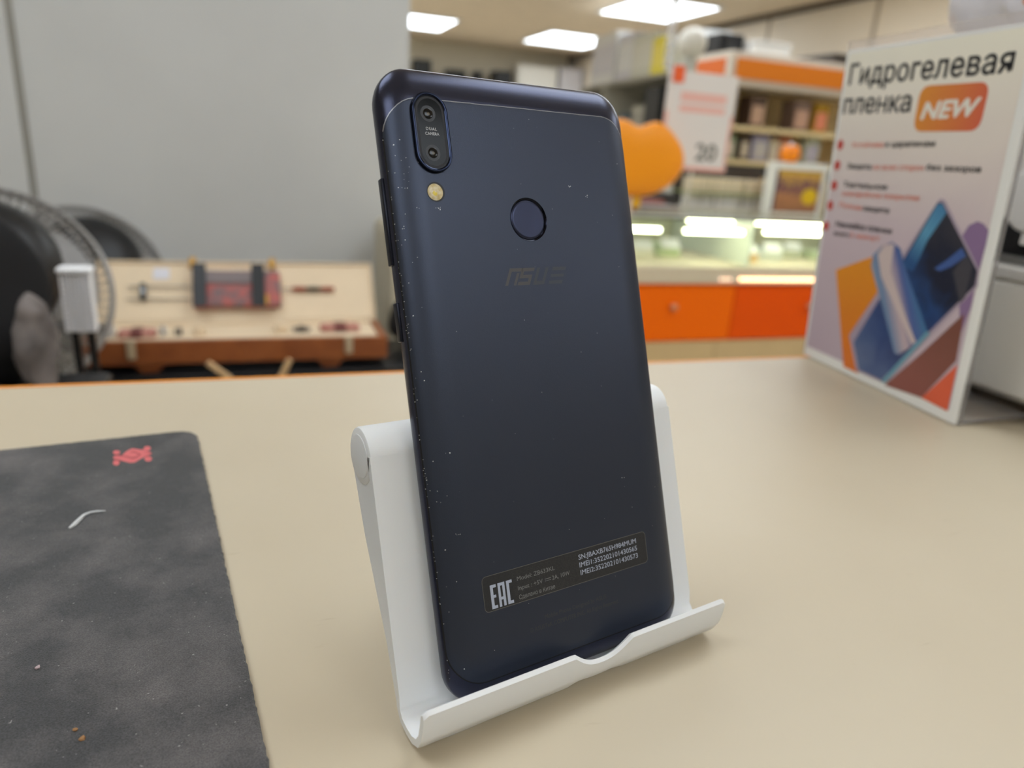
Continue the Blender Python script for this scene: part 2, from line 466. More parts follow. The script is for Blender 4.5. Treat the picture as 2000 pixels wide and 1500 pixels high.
# camera island
def pill(cx, cy, wdt, hgt, n=16):
    r = wdt / 2; s = hgt / 2 - r; pts = []
    for k in range(n + 1):
        a = math.pi * k / n; pts.append((cx + r * math.cos(a), cy + s + r * math.sin(a)))
    for k in range(n + 1):
        a = math.pi + math.pi * k / n; pts.append((cx + r * math.cos(a), cy - s + r * math.sin(a)))
    return pts
CX, CY = -26.0, 141.5
def ringed(name, outer, inner, prof, M, parent):
    """bevelled ring: list of (mix outer->inner, depth)."""
    bm = bmesh.new(); rings = []
    for f, d in prof: rings.append([bm.verts.new(P3(o[0] + (i[0] - o[0]) * f, o[1] + (i[1] - o[1]) * f, d)) for o, i in zip(outer, inner)])
    for a, b in zip(rings, rings[1:]):
        n = len(a)
        for k in range(n): bm.faces.new((a[k], a[(k + 1) % n], b[(k + 1) % n], b[k]))
    return obj(name, bm, M, parent, smooth=True, angle=40)
cam_m = ringed('camera_module', pill(CX, CY, 9.8, 19.8), pill(CX, CY, 8.0, 18.0),
               [(0, 0.3), (0, -0.75), (.15, -.98), (.4, -1.05), (.75, -1.0), (1.0, -.85), (1.0, -.4)], mat('camera_ring_metal', (38, 44, 62), 0.16, metal=0.9), phone)
cam_m['label'] = 'raised metal camera surround'
bm = prism(bmesh.new(), [(u * MM, v * MM) for u, v in pill(CX, CY, 8.0, 18.0)], 0.0003, 'XZ', -0.75 * MM)
obj('camera_glass', bm, mat('camera_glass_black', (5, 5, 6), 0.12, spec=0.15), cam_m)
bm = bmesh.new()
o_, i_ = pill(CX, CY, 7.6, 17.6), pill(CX, CY, 6.5, 16.5)
va = [bm.verts.new(P3(u, v, -0.756)) for u, v in o_]; vb = [bm.verts.new(P3(u, v, -0.756)) for u, v in i_]
for k in range(len(va)): bm.faces.new((va[k], va[(k + 1) % len(va)], vb[(k + 1) % len(va)], vb[k]))
obj('glass_border', bm, mat('camera_border_grey', (50, 50, 54), 0.4, spec=.2), cam_m)
for nm, v in (('lens', 146.0), ('lens', 136.4)):
    u = CX - 0.5 if v > 140 else CX - 0.4
    bm = lathe(bmesh.new(), [(2.0 * MM, 0), (2.0 * MM, -0.00001), (1.55 * MM, -0.00001), (1.3 * MM, 0.0)], 32, 'Y', P3(u, v, -0.757))
    obj('lens_ring', bm, mat('lens_ring_grey', (44, 44, 46), 0.3, metal=0.3), cam_m, smooth=True)
    bm = lathe(bmesh.new(), [(1.3 * MM, -0.00001), (1.1 * MM, -0.00008), (.6 * MM, -0.00014), (0, -0.00016)], 32, 'Y', P3(u, v, -0.757))
    lz = obj('lens', bm, mat('lens_glass', (8, 8, 9), 0.16, spec=.4), cam_m, smooth=True, angle=80)
    bm = lathe(bmesh.new(), [(0.42 * MM, -0.0), (.3 * MM, -0.00001), (0, -0.000015)], 16, 'Y', P3(u + .05, v - .1, -0.757 - .16))
    obj('lens_iris', bm, mat('lens_iris_brown', (70, 58, 36), 0.2), cam_m)
to_ph = lambda lift: (lambda a, b: P3(a, b, -lift))
M_print_w = mat('print_white', (205, 205, 208), 0.5)
fit_text('lettering', 'DUAL', M_print_w, cam_m, CX - 1.5, 141.95, 2.9, 0.75, to_ph(.762), bold=0.012, spacing=1.25)
fit_text('lettering', 'CAMERA', M_print_w, cam_m, CX - 1.85, 140.75, 3.7, 0.75, to_ph(.762), bold=0.012, spacing=1.05)

# flash, fingerprint reader
bm = lathe(bmesh.new(), [(2.45 * MM, 0), (2.45 * MM, -0.00003), (2.15 * MM, -0.00003)], 32, 'Y', P3(-26.6, 127.0, -.1))
fl = obj('flash', bm, mat('flash_rim', (10, 10, 12), 0.4), phone, smooth=True)
bm = lathe(bmesh.new(), [(2.1 * MM, 0), (1.95 * MM, -0.00006), (1.2 * MM, -0.00014), (0, -0.00018)], 32, 'Y', P3(-26.75, 126.95, -.12))
obj('flash_lens', bm, mat('flash_lens_cream', (226, 214, 182), 0.22, rgb2=(200, 176, 120), vscale=900), fl, smooth=True, angle=80)
bm = lathe(bmesh.new(), [(0.7 * MM, 0), (.5 * MM, -0.00002), (0, -0.00003)], 16, 'Y', P3(-26.9, 126.7, -.27))
obj('flash_diode', bm, mat('flash_diode_yellow', (222, 196, 60), 0.3), fl)
bm = lathe(bmesh.new(), [(5.78 * MM, -0.00002), (5.72 * MM, -0.00003), (5.35 * MM, 0.00022), (5.2 * MM, 0.00042), (5.2 * MM, 0.00046)], 64, 'Y', P3(-.3, 120.4, -.1))
bm.faces.ensure_lookup_table()
for f in [f for f in bm.faces if len(f.verts) > 8]: bm.faces.remove(f)
fp = obj('fingerprint_sensor', bm, mat('sensor_rim_gloss', (24, 26, 36), 0.14, metal=0.9), phone, smooth=True, angle=30)
bm = lathe(bmesh.new(), [(5.19 * MM, 0.00040), (4.9 * MM, 0.00022), (4.5 * MM, 0.00020), (3 * MM, 0.00028), (1.5 * MM, .00032), (0, 0.00033)], 64, 'Y', P3(-.3, 120.4, -.1))
obj('sensor_pad', bm, mat('sensor_pad_navy', (56, 60, 80), 0.32, metal=0.8), fp, smooth=True, angle=80)

# faint brand lettering: slanted block letters, right half worn away
M_brand = mat('worn_brand_print', (74, 71, 71), 0.5)
M_brand2 = mat('worn_brand_print_faint', (57, 60, 67), 0.5)
def poly_part(name, polys, M, parent, to3, z=0):
    bm = bmesh.new()
    for pl in polys:
        bm.faces.new([bm.verts.new(to3(a, b)) for a, b in pl])
    return obj(name, bm, M, parent, fix=False)
t3 = to_ph(.115)
S = lambda pts, dx: [(x + dx + (y - 103.1) * 0.45, y) for x, y in pts]
Hh = 107.6; Lh = 103.1
br = poly_part('brand_lettering', [S([(0, Lh), (.9, Lh), (.9, Hh), (0, Hh)], -10), S([(.9, Hh - .9), (4.2, Hh - .9), (4.2, Hh), (.9, Hh)], -10),
     S([(2.6, Lh), (3.4, Lh), (3.4, Hh - 1.3), (2.6, Hh - 1.3)], -10),
     S([(4.0, Lh), (7.8, Lh), (7.8, Lh + .9), (4.0, Lh + .9)], -10.2), S([(4.0, 104.9), (7.8, 104.9), (7.8, 105.8), (4.0, 105.8)], -10.2), S([(4.0, Hh - .9), (8.0, Hh - .9), (8.0, Hh), (4.0, Hh)], -10.2),
     S([(4.0, 105.8), (4.9, 105.8), (4.9, Hh - .9), (4.0, Hh - .9)], -10.2), S([(6.9, Lh + .9), (7.8, Lh + .9), (7.8, 104.9), (6.9, 104.9)], -10.2)], M_brand, phone, t3)
poly_part('brand_lettering', [S([(0, Lh), (3.6, Lh), (3.6, Lh + .9), (0, Lh + .9)], -1.4), S([(0, Lh + .9), (.9, Lh + .9), (.9, Hh), (0, Hh)], -1.4), S([(2.7, Lh + .9), (3.6, Lh + .9), (3.6, Hh), (2.7, Hh)], -1.4),
     S([(0, Hh - .9), (4.4, Hh - .9), (4.4, Hh), (0, Hh)], 3.6), S([(0, 104.9), (4.4, 104.9), (4.4, 105.7), (0, 105.7)], 3.6), S([(0, Lh), (4.4, Lh), (4.4, Lh + .9), (0, Lh + .9)], 3.6)], M_brand2, phone, t3)

# sticker with its print
stk = obj('sticker', prism(bmesh.new(), [(u * MM, v * MM) for u, v in rrect(-27, 22.1, 26.7, 31.1, 1.2)], 0.00005, 'XZ', -0.155 * MM),
          mat('sticker_film', (32, 32, 34), 0.45, rgb2=(38, 38, 40), vscale=2500), phone)
bm = bmesh.new()
oo, ii = rrect(-27, 22.1, 26.7, 31.1, 1.2), rrect(-26.87, 22.23, 26.57, 30.97, 1.1)
va = [bm.verts.new(P3(u, v, -.158)) for u, v in oo]; vb = [bm.verts.new(P3(u, v, -.158)) for u, v in ii]
for k in range(len(va)): bm.faces.new((va[k], va[(k + 1) % len(va)], vb[(k + 1) % len(va)], vb[k]))
obj('sticker_rim', bm, mat('sticker_rim', (96, 94, 90), 0.4), stk)
M_st1 = mat('sticker_print_bright', (168, 174, 190), 0.5); M_st2 = mat('sticker_print_dim', (118, 118, 118), 0.5)
t3s = to_ph(.16)
eac = []
def R4(x0, y0, x1, y1): return [(x0, y0), (x1, y0), (x1, y1), (x0, y1)]
e0, e1 = 22.6, 28.6
for r in (R4(-24.9, e0, -24.1, e1), R4(-24.1, e0, -23.2, e0 + .75), R4(-24.1, 25.3, -23.4, 26.0), R4(-24.1, e1 - .75, -23.2, e1),
          R4(-22.7, e0, -22.0, e1), R4(-22.0, e1 - .75, -21.4, e1), R4(-21.4, e0, -20.7, e1), R4(-22.0, 24.3, -21.4, 25.0),
          R4(-20.2, e0, -19.4, e1), R4(-19.4, e0, -18.5, e0 + .75), R4(-19.4, e1 - .75, -18.5, e1)): eac.append(r)
poly_part('certification_mark', eac, M_st1, stk, t3s)
fit_text('lettering', 'Model: ZB633KL', M_st2, stk, -16.9, 27.75, 11.7, 1.15, t3s)
fit_text('lettering', 'Input : +5V', M_st2, stk, -16.9, 25.3, 7.6, 1.15, t3s)
poly_part('current_symbol', [R4(-8.6, 26.0, -6.7, 26.15), R4(-8.6, 25.5, -8.1, 25.65), R4(-7.9, 25.5, -7.4, 25.65), R4(-7.2, 25.5, -6.7, 25.65)], M_st2, stk, t3s)
fit_text('lettering', '2A, 10W', M_st2, stk, -6.3, 25.3, 5.7, 1.15, t3s)
fit_text('lettering', 'Сделано в Китае', M_st2, stk, -16.9, 22.95, 11.2, 1.15, t3s)
fit_text('lettering', 'SN:JBAXB765H984MUM', M_st1, stk, 2.8, 28.45, 20.3, 1.4, t3s, bold=0.006)
fit_text('lettering', 'IMEI1:352202101430565', M_st1, stk, 2.85, 26.35, 20.3, 1.4, t3s, bold=0.006)
fit_text('lettering', 'IMEI2:352202101430573', M_st1, stk, 2.9, 24.25, 20.3, 1.4, t3s, bold=0.004)
# dot-grid guilloche on the sticker
bm = bmesh.new()
random.seed(5)
u = -18.2
while u < 3.0:
    v = 22.6
    while v < 30.4:
        if random.random() < 0.62:
            bm.faces.new([bm.verts.new(P3(a, b, -.157)) for a, b in R4(u, v, u + .17, v + .17)])
        v += .42
    u += .42
g = obj('security_dots', bm, mat('sticker_dots', (54, 53, 49), 0.5), stk, fix=False); g['kind'] = 'stuff'
M_faint = mat('faint_print', (58, 58, 61), 0.5)
fit_text('lettering', 'Mobile Phone Designed by ASUS', M_faint, phone, -9.9, 15.9, 20.3, 1.2, to_ph(.108))
fit_text('lettering', '© ASUSTeK COMPUTER INC. All Rights Reserved.', M_faint, phone, -14.8, 13.6, 29.4, 1.2, to_ph(.108))

# tiny paint chips along the worn left edge and a few scratches
bm = bmesh.new(); random.seed(21)
def chip(u, v, r):
    k = random.randint(4, 6); a0 = random.uniform(0, 6.28)
    pts = []
    for i in range(k):
        a = a0 + 2 * math.pi * i / k; rr = r * random.uniform(.6, 1.2)
        uu, vv = u + rr * math.cos(a), v + rr * math.sin(a); pts.append(bm.verts.new(P3(uu, vv, surf(uu, vv) - .125)))
    bm.faces.new(pts)
for i in range(70):
    chip(-PW / 2 + 0.45 + abs(random.gauss(0, .3)), random.uniform(8, 142), random.uniform(.04, .11))
for i in range(30):
    chip(-PW / 2 + random.uniform(1.5, 5.0), random.uniform(10, 140), random.uniform(.06, .16))
for i in range(12):
    chip(-PW / 2 + random.uniform(2.5, 8), random.uniform(118, 136), random.uniform(.05, .13))
for i in range(46):
    chip(random.uniform(-30, 36), random.uniform(12, 148), random.uniform(.03, .09))
for cx_, cy_ in ((-26.6, 123.0), (-26.2, 122.8), (-31.5, 63.0), (20, 127), (14.5, 129.5), (-31.8, 43), (21, 47.5)):
    for i in range(4): chip(cx_ + random.gauss(0, .4), cy_ + random.gauss(0, .2), random.uniform(.06, .13))
s_ = obj('paint_chips', bm, mat('bare_metal_chip', (235, 235, 230), 0.4), phone, fix=False); s_['kind'] = 'stuff'

# ================================================================== THE STAND
M_stand = mat('white_matte_plastic', (232, 232, 231), 0.38, sss=0.1)
stand = thing('phone_stand', 'white plastic folding stand holding the phone by its curved lip', 'phone stand',
              (0.0779, 0.1403, TZ), (0, 0, PSI))
# local axes: x = across, y = away from the camera, z = up.
def side(wd, v):
    """(depth, height along the phone) -> (y, z) in the upright stand frame."""
    y = math.sin(LEAN) * v + math.cos(LEAN) * wd
    z = 6.0 + math.cos(LEAN) * v - math.sin(LEAN) * wd
    return (y, z)
SW = 48.8
# front (inner) polyline of the J: panel from the top down, round the trough, up the lip
TH = 2.0
inner = [side(7.9, 64.4)]
for v in (54, 42, 30, 20, 12): inner.append(side(7.9, v))
inner += [(9.5, 8.9), (8.9, 5.4), (7.4, 3.8), (4.6, 3.3), (1.8, 3.4), (-.6, 4.6), (-1.9, 7.0), (-2.4, 10.4), (-2.7, 14.1)]
yb = 3.0
LIPN = 4
outer = []
for i, p in enumerate(inner):
    a = Vector(inner[max(i - 1, 0)]); b = Vector(inner[min(i + 1, len(inner) - 1)]); d = (b - a).normalized()
    nrm = Vector((d.y, -d.x)) * -1
    th = TH * (0.82 if i >= len(inner) - 3 else 1.0)
    outer.append((p[0] + (-nrm.x) * th, p[1] + (-nrm.y) * th))
# check the side: outer must lie behind the panel
if outer[0][0] < inner[0][0]:
    outer = []
    for i, p in enumerate(inner):
        a = Vector(inner[max(i - 1, 0)]); b = Vector(inner[min(i + 1, len(inner) - 1)]); d = (b - a).normalized()
        nrm = Vector((d.y, -d.x)); s = 1 if True else -1
        th = TH * (0.82 if i >= len(inner) - 3 else 1.0)
        outer.append((p[0] - nrm.x * th, p[1] - nrm.y * th))
NC0, NC1, ND = 3.4, 9.6, 4.6       # notch centre, half width, depth
def notch(u):
    t = abs(u - NC0) / NC1
    if t >= 1: return 0.0
    return ND * max(0.0, 1 - t ** 2.3) ** 1.15
us = [-SW, -SW + .35, -SW + 1.2] + [-SW + 3 + i * 3 for i in range(13)]
us = [u for u in us if u < NC0 - NC1 - .6] + [NC0 - NC1 - .5 + i * (2 * NC1 + 1) / 32 for i in range(33)]
u = us[-1] + 3
while u < SW - 3: us.append(u); u += 3.2
us += [SW - 1.2, SW - .35, SW]
def cutpoly(poly, drop):
    """shorten the lip end by drop mm of height, keeping the point count."""
    if drop < 1e-6: return list(poly)
    zt = poly[-1][1] - drop; n = len(poly); b0 = n - 6; se = n - 1
    for i in range(b0, n - 1):
        if poly[i][1] <= zt <= poly[i + 1][1]: se = i + (zt - poly[i][1]) / (poly[i + 1][1] - poly[i][1])
    out = list(poly[:b0])
    for i in range(b0, n):
        q_ = b0 + (i - b0) / 5.0 * (se - b0); k = min(int(q_), n - 2); r = q_ - k
        out.append((poly[k][0] + (poly[k + 1][0] - poly[k][0]) * r, poly[k][1] + (poly[k + 1][1] - poly[k][1]) * r))
    return out
bm = bmesh.new(); cols = []
for u in us:
    dr = notch(u)
    e = min(u + SW, SW - u)
    if e < 1.2: dr = max(dr, 1.0 - math.sqrt(max(0, 1 - (1 - e / 1.2) ** 2)) * 0 - (1.0 if e > 1.0 else e))
    a = cutpoly(inner, dr); b = cutpoly(outer, dr)
    # rounded lip rim
    mid = ((a[-1][0] + b[-1][0]) / 2, (a[-1][1] + b[-1][1]) / 2 + 0.8)
    loop = a + [mid] + b[::-1]
    ins = 0.0
    cols.append([bm.verts.new(Vector((u * MM, p[0] * MM, p[1] * MM))) for p in loop])
for a, b in zip(cols, cols[1:]):
    n = len(a)
    for k in range(n): bm.faces.new((a[k], a[(k + 1) % n], b[(k + 1) % n], b[k]))
bm.faces.new(cols[0][::-1]); bm.faces.new(cols[-1])
obj('cradle_panel', bm, M_stand, stand, smooth=True, angle=42)
# barrel of the hinge along the top of the panel
cy_, cz_ = side(7.9 + 7.4, 64.5)
bm = lathe(bmesh.new(), [(6.6 * MM, -SW * MM), (7.2 * MM, -SW * MM + .0003), (7.4 * MM, -SW * MM + .0009), (7.4 * MM, SW * MM - .0009), (7.2 * MM, SW * MM - .0003), (6.6 * MM, SW * MM)], 40, 'X', (0, cy_ * MM, cz_ * MM))
brl = obj('hinge_barrel', bm, M_stand, stand, smooth=True, angle=30)
bm = lathe(bmesh.new(), [(5.6 * MM, 0), (5.6 * MM, -.00012), (5.3 * MM, -.0002), (0, -.0002)], 40, 'X', (-SW * MM, cy_ * MM, cz_ * MM))
obj('barrel_cap', bm, M_stand, brl, smooth=True, angle=30)
# tapering rib that runs from the barrel down the back of the panel
rib = [side(9.9, 62), side(9.9, 8), (11.0, 3.4), (19.0, 18.5), (34.0, 40.5), (42.5, 56.5)]
bm = prism(bmesh.new(), [(p[0] * MM, p[1] * MM) for p in rib], 2 * (SW - .4) * MM, 'YZ', -(SW - .4) * MM)
obj('back_shell', bm, M_stand, stand)
# folding prop leg behind, standing on the table
b0 = (cy_ + 1.5, cz_ - 5); b1 = (cy_ + 26, 2.2)
bm = bmesh.new()
leg = [(b0[0] - 2.5, b0[1]), (b0[0] + 3, b0[1] + 1.5), (b1[0] + 1.5, b1[1] + 1.2), (b1[0] + .6, 1.2), (b1[0] - 2.4, 1.2), (b1[0] - 3, b1[1] + .5)]
prism(bm, [(p[0] * MM, p[1] * MM) for p in leg], 2 * 18 * MM, 'YZ', -18 * MM)
obj('prop_leg', bm, M_stand, stand)
for ux in (-11, 11):
    obj('rubber_foot', nb(((ux - 6) * MM, (b1[0] - 3) * MM, 0), ((ux + 6) * MM, (b1[0] + 1) * MM, 1.2 * MM), .0003), mat('foot_rubber', (205, 200, 190), 0.6), stand)
for ux in (-36, 36):
    obj('front_foot', nb(((ux - 4.5) * MM, (yb - 2.6) * MM, 0), ((ux + 4.5) * MM, (yb + 4) * MM, 1.45 * MM), .0004), mat('foot_rubber', (205, 200, 190), 0.6), stand)

# ================================================================== THE MOUSE PAD
def mousepad_material():
    M = bpy.data.materials.new('worn_black_cloth'); M.use_nodes = True
    nt = M.node_tree; b = nt.nodes['Principled BSDF']
    b.inputs['Roughness'].default_value = 0.95; b.inputs['Specular IOR Level'].default_value = 0.2
    b.inputs['Sheen Weight'].default_value = 0.15
    tc = nt.nodes.new('ShaderNodeTexCoord')
    def noise(scale, detail, lo, hi, c0, c1, rough=.55):
        n = nt.nodes.new('ShaderNodeTexNoise'); n.inputs['Scale'].default_value = scale; n.inputs['Detail'].default_value = detail; n.inputs['Roughness'].default_value = rough
        nt.links.new(tc.outputs['Object'], n.inputs['Vector'])
        r = nt.nodes.new('ShaderNodeValToRGB')
        r.color_ramp.elements[0].position = lo; r.color_ramp.elements[0].color = c0
        r.color_ramp.elements[1].position = hi; r.color_ramp.elements[1].color = c1
        nt.links.new(n.outputs['Fac'], r.inputs['Fac']); return r.outputs['Color']
    base = noise(34, 7, .42, .8, lin((72, 71, 71)), lin((118, 112, 110)), .6)
    fine = noise(2600, 2, .3, .75, (.62, .62, .62, 1), (1.25, 1.25, 1.25, 1))
    lint = noise(900, 1, .76, .80, (0, 0, 0, 1), (.20, .19, .18, 1))
    mu = nt.nodes.new('ShaderNodeMix'); mu.data_type = 'RGBA'; mu.blend_type = 'MULTIPLY'; mu.inputs['Factor'].default_value = 1
    nt.links.new(base, mu.inputs['A']); nt.links.new(fine, mu.inputs['B'])
    ad = nt.nodes.new('ShaderNodeMix'); ad.data_type = 'RGBA'; ad.blend_type = 'ADD'; ad.inputs['Factor'].default_value = 1
    nt.links.new(mu.outputs['Result'], ad.inputs['A']); nt.links.new(lint, ad.inputs['B'])
    nt.links.new(ad.outputs['Result'], b.inputs['Base Color'])
    n = nt.nodes.new('ShaderNodeTexNoise'); n.inputs['Scale'].default_value = 3000
    nt.links.new(tc.outputs['Object'], n.inputs['Vector'])
    bp = nt.nodes.new('ShaderNodeBump'); bp.inputs['Strength'].default_value = 0.5; bp.inputs['Distance'].default_value = 0.0004
    nt.links.new(n.outputs['Fac'], bp.inputs['Height']); nt.links.new(bp.outputs['Normal'], b.inputs['Normal'])
    return M
PTH = 0.0028
c_tr = on_z(383, 838, TZ + PTH); c_tl = on_z(0, 879, TZ + PTH); c_br = on_z(512, 1496, TZ + PTH)
du = (c_tr - c_tl); du.z = 0; du.normalize()
ang = math.atan2(du.y, du.x)
dd = (c_br - c_tr); ang2 = math.atan2(dd.x, -dd.y)
rot = (ang + ang2) / 2
pad = thing('mouse_pad', 'worn black cloth mouse pad with a red emblem, lying left of the phone', 'mouse pad', (c_tr.x, c_tr.y, TZ), (0, 0, rot))
bm = bmesh.new(); random.seed(4)
WPAD, HPAD = 0.26, 0.30
out = rrect(-WPAD, -HPAD, 0, 0, 0.0085, 8)
dens = []
for i, p in enumerate(out):
    qn = out[(i + 1) % len(out)]; L = math.hypot(qn[0] - p[0], qn[1] - p[1]); k = max(1, int(L / 0.0012))
    for j in range(k): dens.append((p[0] + (qn[0] - p[0]) * j / k, p[1] + (qn[1] - p[1]) * j / k))
dens = [(x + random.gauss(0, .00012), y + random.gauss(0, .00012)) for x, y in dens]
cxp, cyp = -WPAD / 2, -HPAD / 2
def shr(p, d): 
    return (p[0] + (d if p[0] < cxp else -d) * (1 if abs(p[0] - cxp) > WPAD / 2 - .006 else 0), p[1] + (d if p[1] < cyp else -d) * (1 if abs(p[1] - cyp) > HPAD / 2 - .006 else 0))
lv = [[bm.verts.new((x, y, 0.0)) for x, y in dens], [bm.verts.new((x, y, PTH - .0007)) for x, y in dens], [bm.verts.new((*shr(p, .0006), PTH)) for p in dens]]
for a, b in zip(lv, lv[1:]):
    n = len(a)
    for k in range(n): bm.faces.new((a[k], a[(k + 1) % n], b[(k + 1) % n], b[k]))
bm.faces.new(lv[-1]); bm.faces.new(lv[0][::-1])
obj('cloth_sheet', bm, mousepad_material(), pad)
pinv = (Matrix.Translation((c_tr.x, c_tr.y, TZ)) @ Matrix.Rotation(rot, 4, 'Z')).inverted()
def em(px, py, lift=.0001):                 # emblem pixel of the enlarged crop -> pad
    return pinv @ on_z(200 + px / 16.667, 850 + py / 16.667, TZ + PTH + lift)
M_em = mat('emblem_red', (206, 106, 106), 0.85)
def blob(cx, cy, rx, ry, n=10): return [(cx + rx * math.cos(2 * math.pi * k / n), cy + ry * math.sin(2 * math.pi * k / n)) for k in range(n)]
bm = bmesh.new()
for pl in ([(350, 690), (640, 650), (780, 520), (960, 430), (1080, 440), (1240, 470), (1420, 470), (1620, 590), (1400, 690), (1230, 780), (1050, 890), (900, 900), (700, 850), (560, 800), (360, 760)],
           blob(460, 560, 120, 70), blob(450, 900, 110, 85), blob(1460, 430, 120, 75), blob(1490, 770, 125, 85)):
    bm.faces.new([bm.verts.new(em(a, b)) for a, b in pl])
e_ = obj('emblem', bm, M_em, pad, fix=False); e_['label'] = 'red printed diamond emblem'
bm = bmesh.new()
for pl in ([(420, 640), (700, 660), (960, 720), (1090, 700), (1190, 630), (1030, 560), (900, 560), (940, 530), (1060, 530), (1260, 625), (1110, 740), (980, 770), (690, 690), (420, 670)],
           [(360, 800), (500, 790), (640, 850), (560, 850), (480, 820), (360, 830)], [(1380, 520), (1560, 540), (1560, 560), (1400, 540)], [(1380, 690), (1570, 640), (1570, 665), (1390, 715)]):
    bm.faces.new([bm.verts.new(em(a, b, .00018)) for a, b in pl])
obj('emblem_line', bm, mat('emblem_dark_line', (160, 76, 78), 0.9), pad, fix=False)
# white thread and crumbs
pts = [on_z(a, b, TZ + PTH + .0005) for a, b in ((135, 1032), (146, 1024), (156, 1014), (164, 1006), (176, 1001), (190, 999), (206, 998))]
bm = tube(bmesh.new(), pts, [.0004, .0008, .0007, .0005, .0004, .0004, .0002], 6)
tag(obj('thread_scrap', bm, mat('white_lint', (200, 200, 198), 0.8)), 'curled white scrap of thread on the mouse pad', 'thread')
for (a, b, r), lb in zip(((147, 1427, .0007), (160, 1444, .0008), (74, 1305, .0008)), ('upper brown crumb near the lower left of the mouse pad', 'lower brown crumb near the lower left of the mouse pad', 'pale pink lint speck on the left of the mouse pad')):
    p = on_z(a, b, TZ + PTH)
    bm = bmesh.new(); bmesh.ops.create_icosphere(bm, subdivisions=1, radius=r)
    for v in bm.verts: v.co *= random.uniform(.6, 1.2); v.co.z *= .6
    tag(obj('crumb', bm, mat('lint_pink', (176, 156, 156), 0.9) if 'pink' in lb else mat('crumb_brown', (150, 110, 70), 0.8), loc=(p.x, p.y, p.z + r * .35)), lb, 'crumb')

# ================================================================== THE ADVERTISING CARD
pl_ = on_z(1566, 692, TZ); pr_ = on_z(1862, 832, TZ)
pl_.y = min(pl_.y, YT + .004)
pd = (pr_ - pl_); PWID = pd.length; pd.normalize()
CLEAN = rad(-3.6)
hor = Vector((-pd.y, pd.x, 0))
pup = Vector((0, 0, 1)) * math.cos(CLEAN) + hor * math.sin(CLEAN)
pn = pd.cross(pup)                # local y axis (away) = -normal ; make right handed x,y,z
yv = pup.cross(pd)
if yv.dot(hor) < 0: yv = -yv
card_m = Matrix(((pd.x, yv.x, pup.x, pl_.x), (pd.y, yv.y, pup.y, pl_.y), (pd.z, yv.z, pup.z, TZ + .0006), (0, 0, 0, 1)))
card = thing('advertising_card', 'upright hydrogel film advertising card with a blue phone picture', 'sign')
card.matrix_world = card_m
cinv = card_m.inverted()
def cpt(px, py, lift=0.0):
    """pixel on the face of the card -> card local, lifted towards the viewer by lift mm."""
    nrm = yv; c = ray(px, py); o = card_m.translation
    t = (o - CAM).dot(nrm) / c.dot(nrm); p = cinv @ (CAM + c * t)
    return Vector((p.x, -lift * MM, p.z))
CH = 0.212
M_card = mat('white_card', (246, 245, 242), 0.45)
obj('card_sheet', nb((0, 0, 0), (PWID, .0022, CH), .0004), M_card, card)
# printed ground: cream at the top fading to lilac below
g0 = cpt(1600, 690); g1 = cpt(1860, 60)
bw = 0.0052
bm = bmesh.new(); bm.faces.new([bm.verts.new(v) for v in (Vector((bw * .5, -.00015, .0075)), Vector((PWID - bw, -.00015, .0075)), Vector((PWID - bw, -.00015, CH - .002)), Vector((bw * .5, -.00015, CH - .002)))])
gp = gradient_mat('card_ground_print', [(0, (196, 178, 192)), (.45, (212, 194, 202)), (.72, (238, 226, 218)), (1, (254, 249, 232))], (0, 0, 0), (0, 0, CH), 0.4, noise=.12, nscale=12)
obj('printed_ground', bm, gp, card, fix=False)
def cpoly(name, pts, M, lift):
    bm = bmesh.new(); bm.faces.new([bm.verts.new(cpt(a, b, lift)) for a, b in pts])
    return obj(name, bm, M, card, fix=False)
def cl(px, py): return cpt(px, py)
# orange block, red corner, purple circle behind the picture phone
cpoly('printed_shape', [(1633, 527), (1705, 501), (1757, 560), (1700, 640), (1676, 729), (1648, 716)], gradient_mat('card_orange', [(0, (238, 150, 30)), (1, (232, 120, 40))], cl(1660, 530), cl(1660, 720), .4), .22)
cpoly('printed_shape', [(1871, 500), (1880, 460), (1893, 440), (1910, 432), (1922, 437), (1932, 450), (1926, 480), (1919, 505), (1906, 555), (1897, 600), (1876, 655)], mat('card_purple', (146, 118, 158), 0.4), .22)
cpoly('printed_shape', [(1728, 752), (1800, 690), (1884, 612), (1876, 660), (1868, 705), (1800, 777)], gradient_mat('card_maroon', [(0, (128, 78, 66)), (1, (150, 88, 80))], cl(1850, 640), cl(1780, 760), .4), .24)
cpoly('printed_shape', [(1800, 777), (1871, 712), (1851, 803)], mat('card_red', (236, 104, 70), 0.4), .26)
# picture phone: rim, glass, glossy streaks, film layers
cpoly('printed_phone_rim', [(1659, 655), (1834, 391), (1840, 388), (1847, 392), (1913, 526), (1910, 560), (1727, 748), (1673, 724)], mat('card_rim_lilac', (176, 160, 178), 0.35), .3)
cpoly('printed_phone', [(1668, 668), (1832, 396), (1842, 396), (1910, 530), (1905, 558), (1722, 742), (1678, 722)],
      gradient_mat('card_phone_blue', [(0, (92, 112, 152)), (.25, (56, 80, 132)), (.45, (32, 52, 104)), (.62, (36, 70, 124)), (.8, (28, 34, 56)), (1, (50, 50, 62))], cl(1690, 720), cl(1900, 500), .3, noise=.4, nscale=45), .34)
cpoly('printed_gloss', [(1762, 520), (1832, 398), (1842, 398), (1850, 415), (1812, 470), (1785, 530)], gradient_mat('card_gloss', [(0, (40, 86, 140)), (.5, (96, 160, 196)), (1, (70, 130, 176))], cl(1780, 510), cl(1845, 400), .3), .36)
cpoly('printed_gloss', [(1826, 524), (1850, 508), (1880, 484), (1888, 500), (1860, 520), (1836, 530)], mat('card_gloss_blue', (70, 98, 160), 0.3), .37)
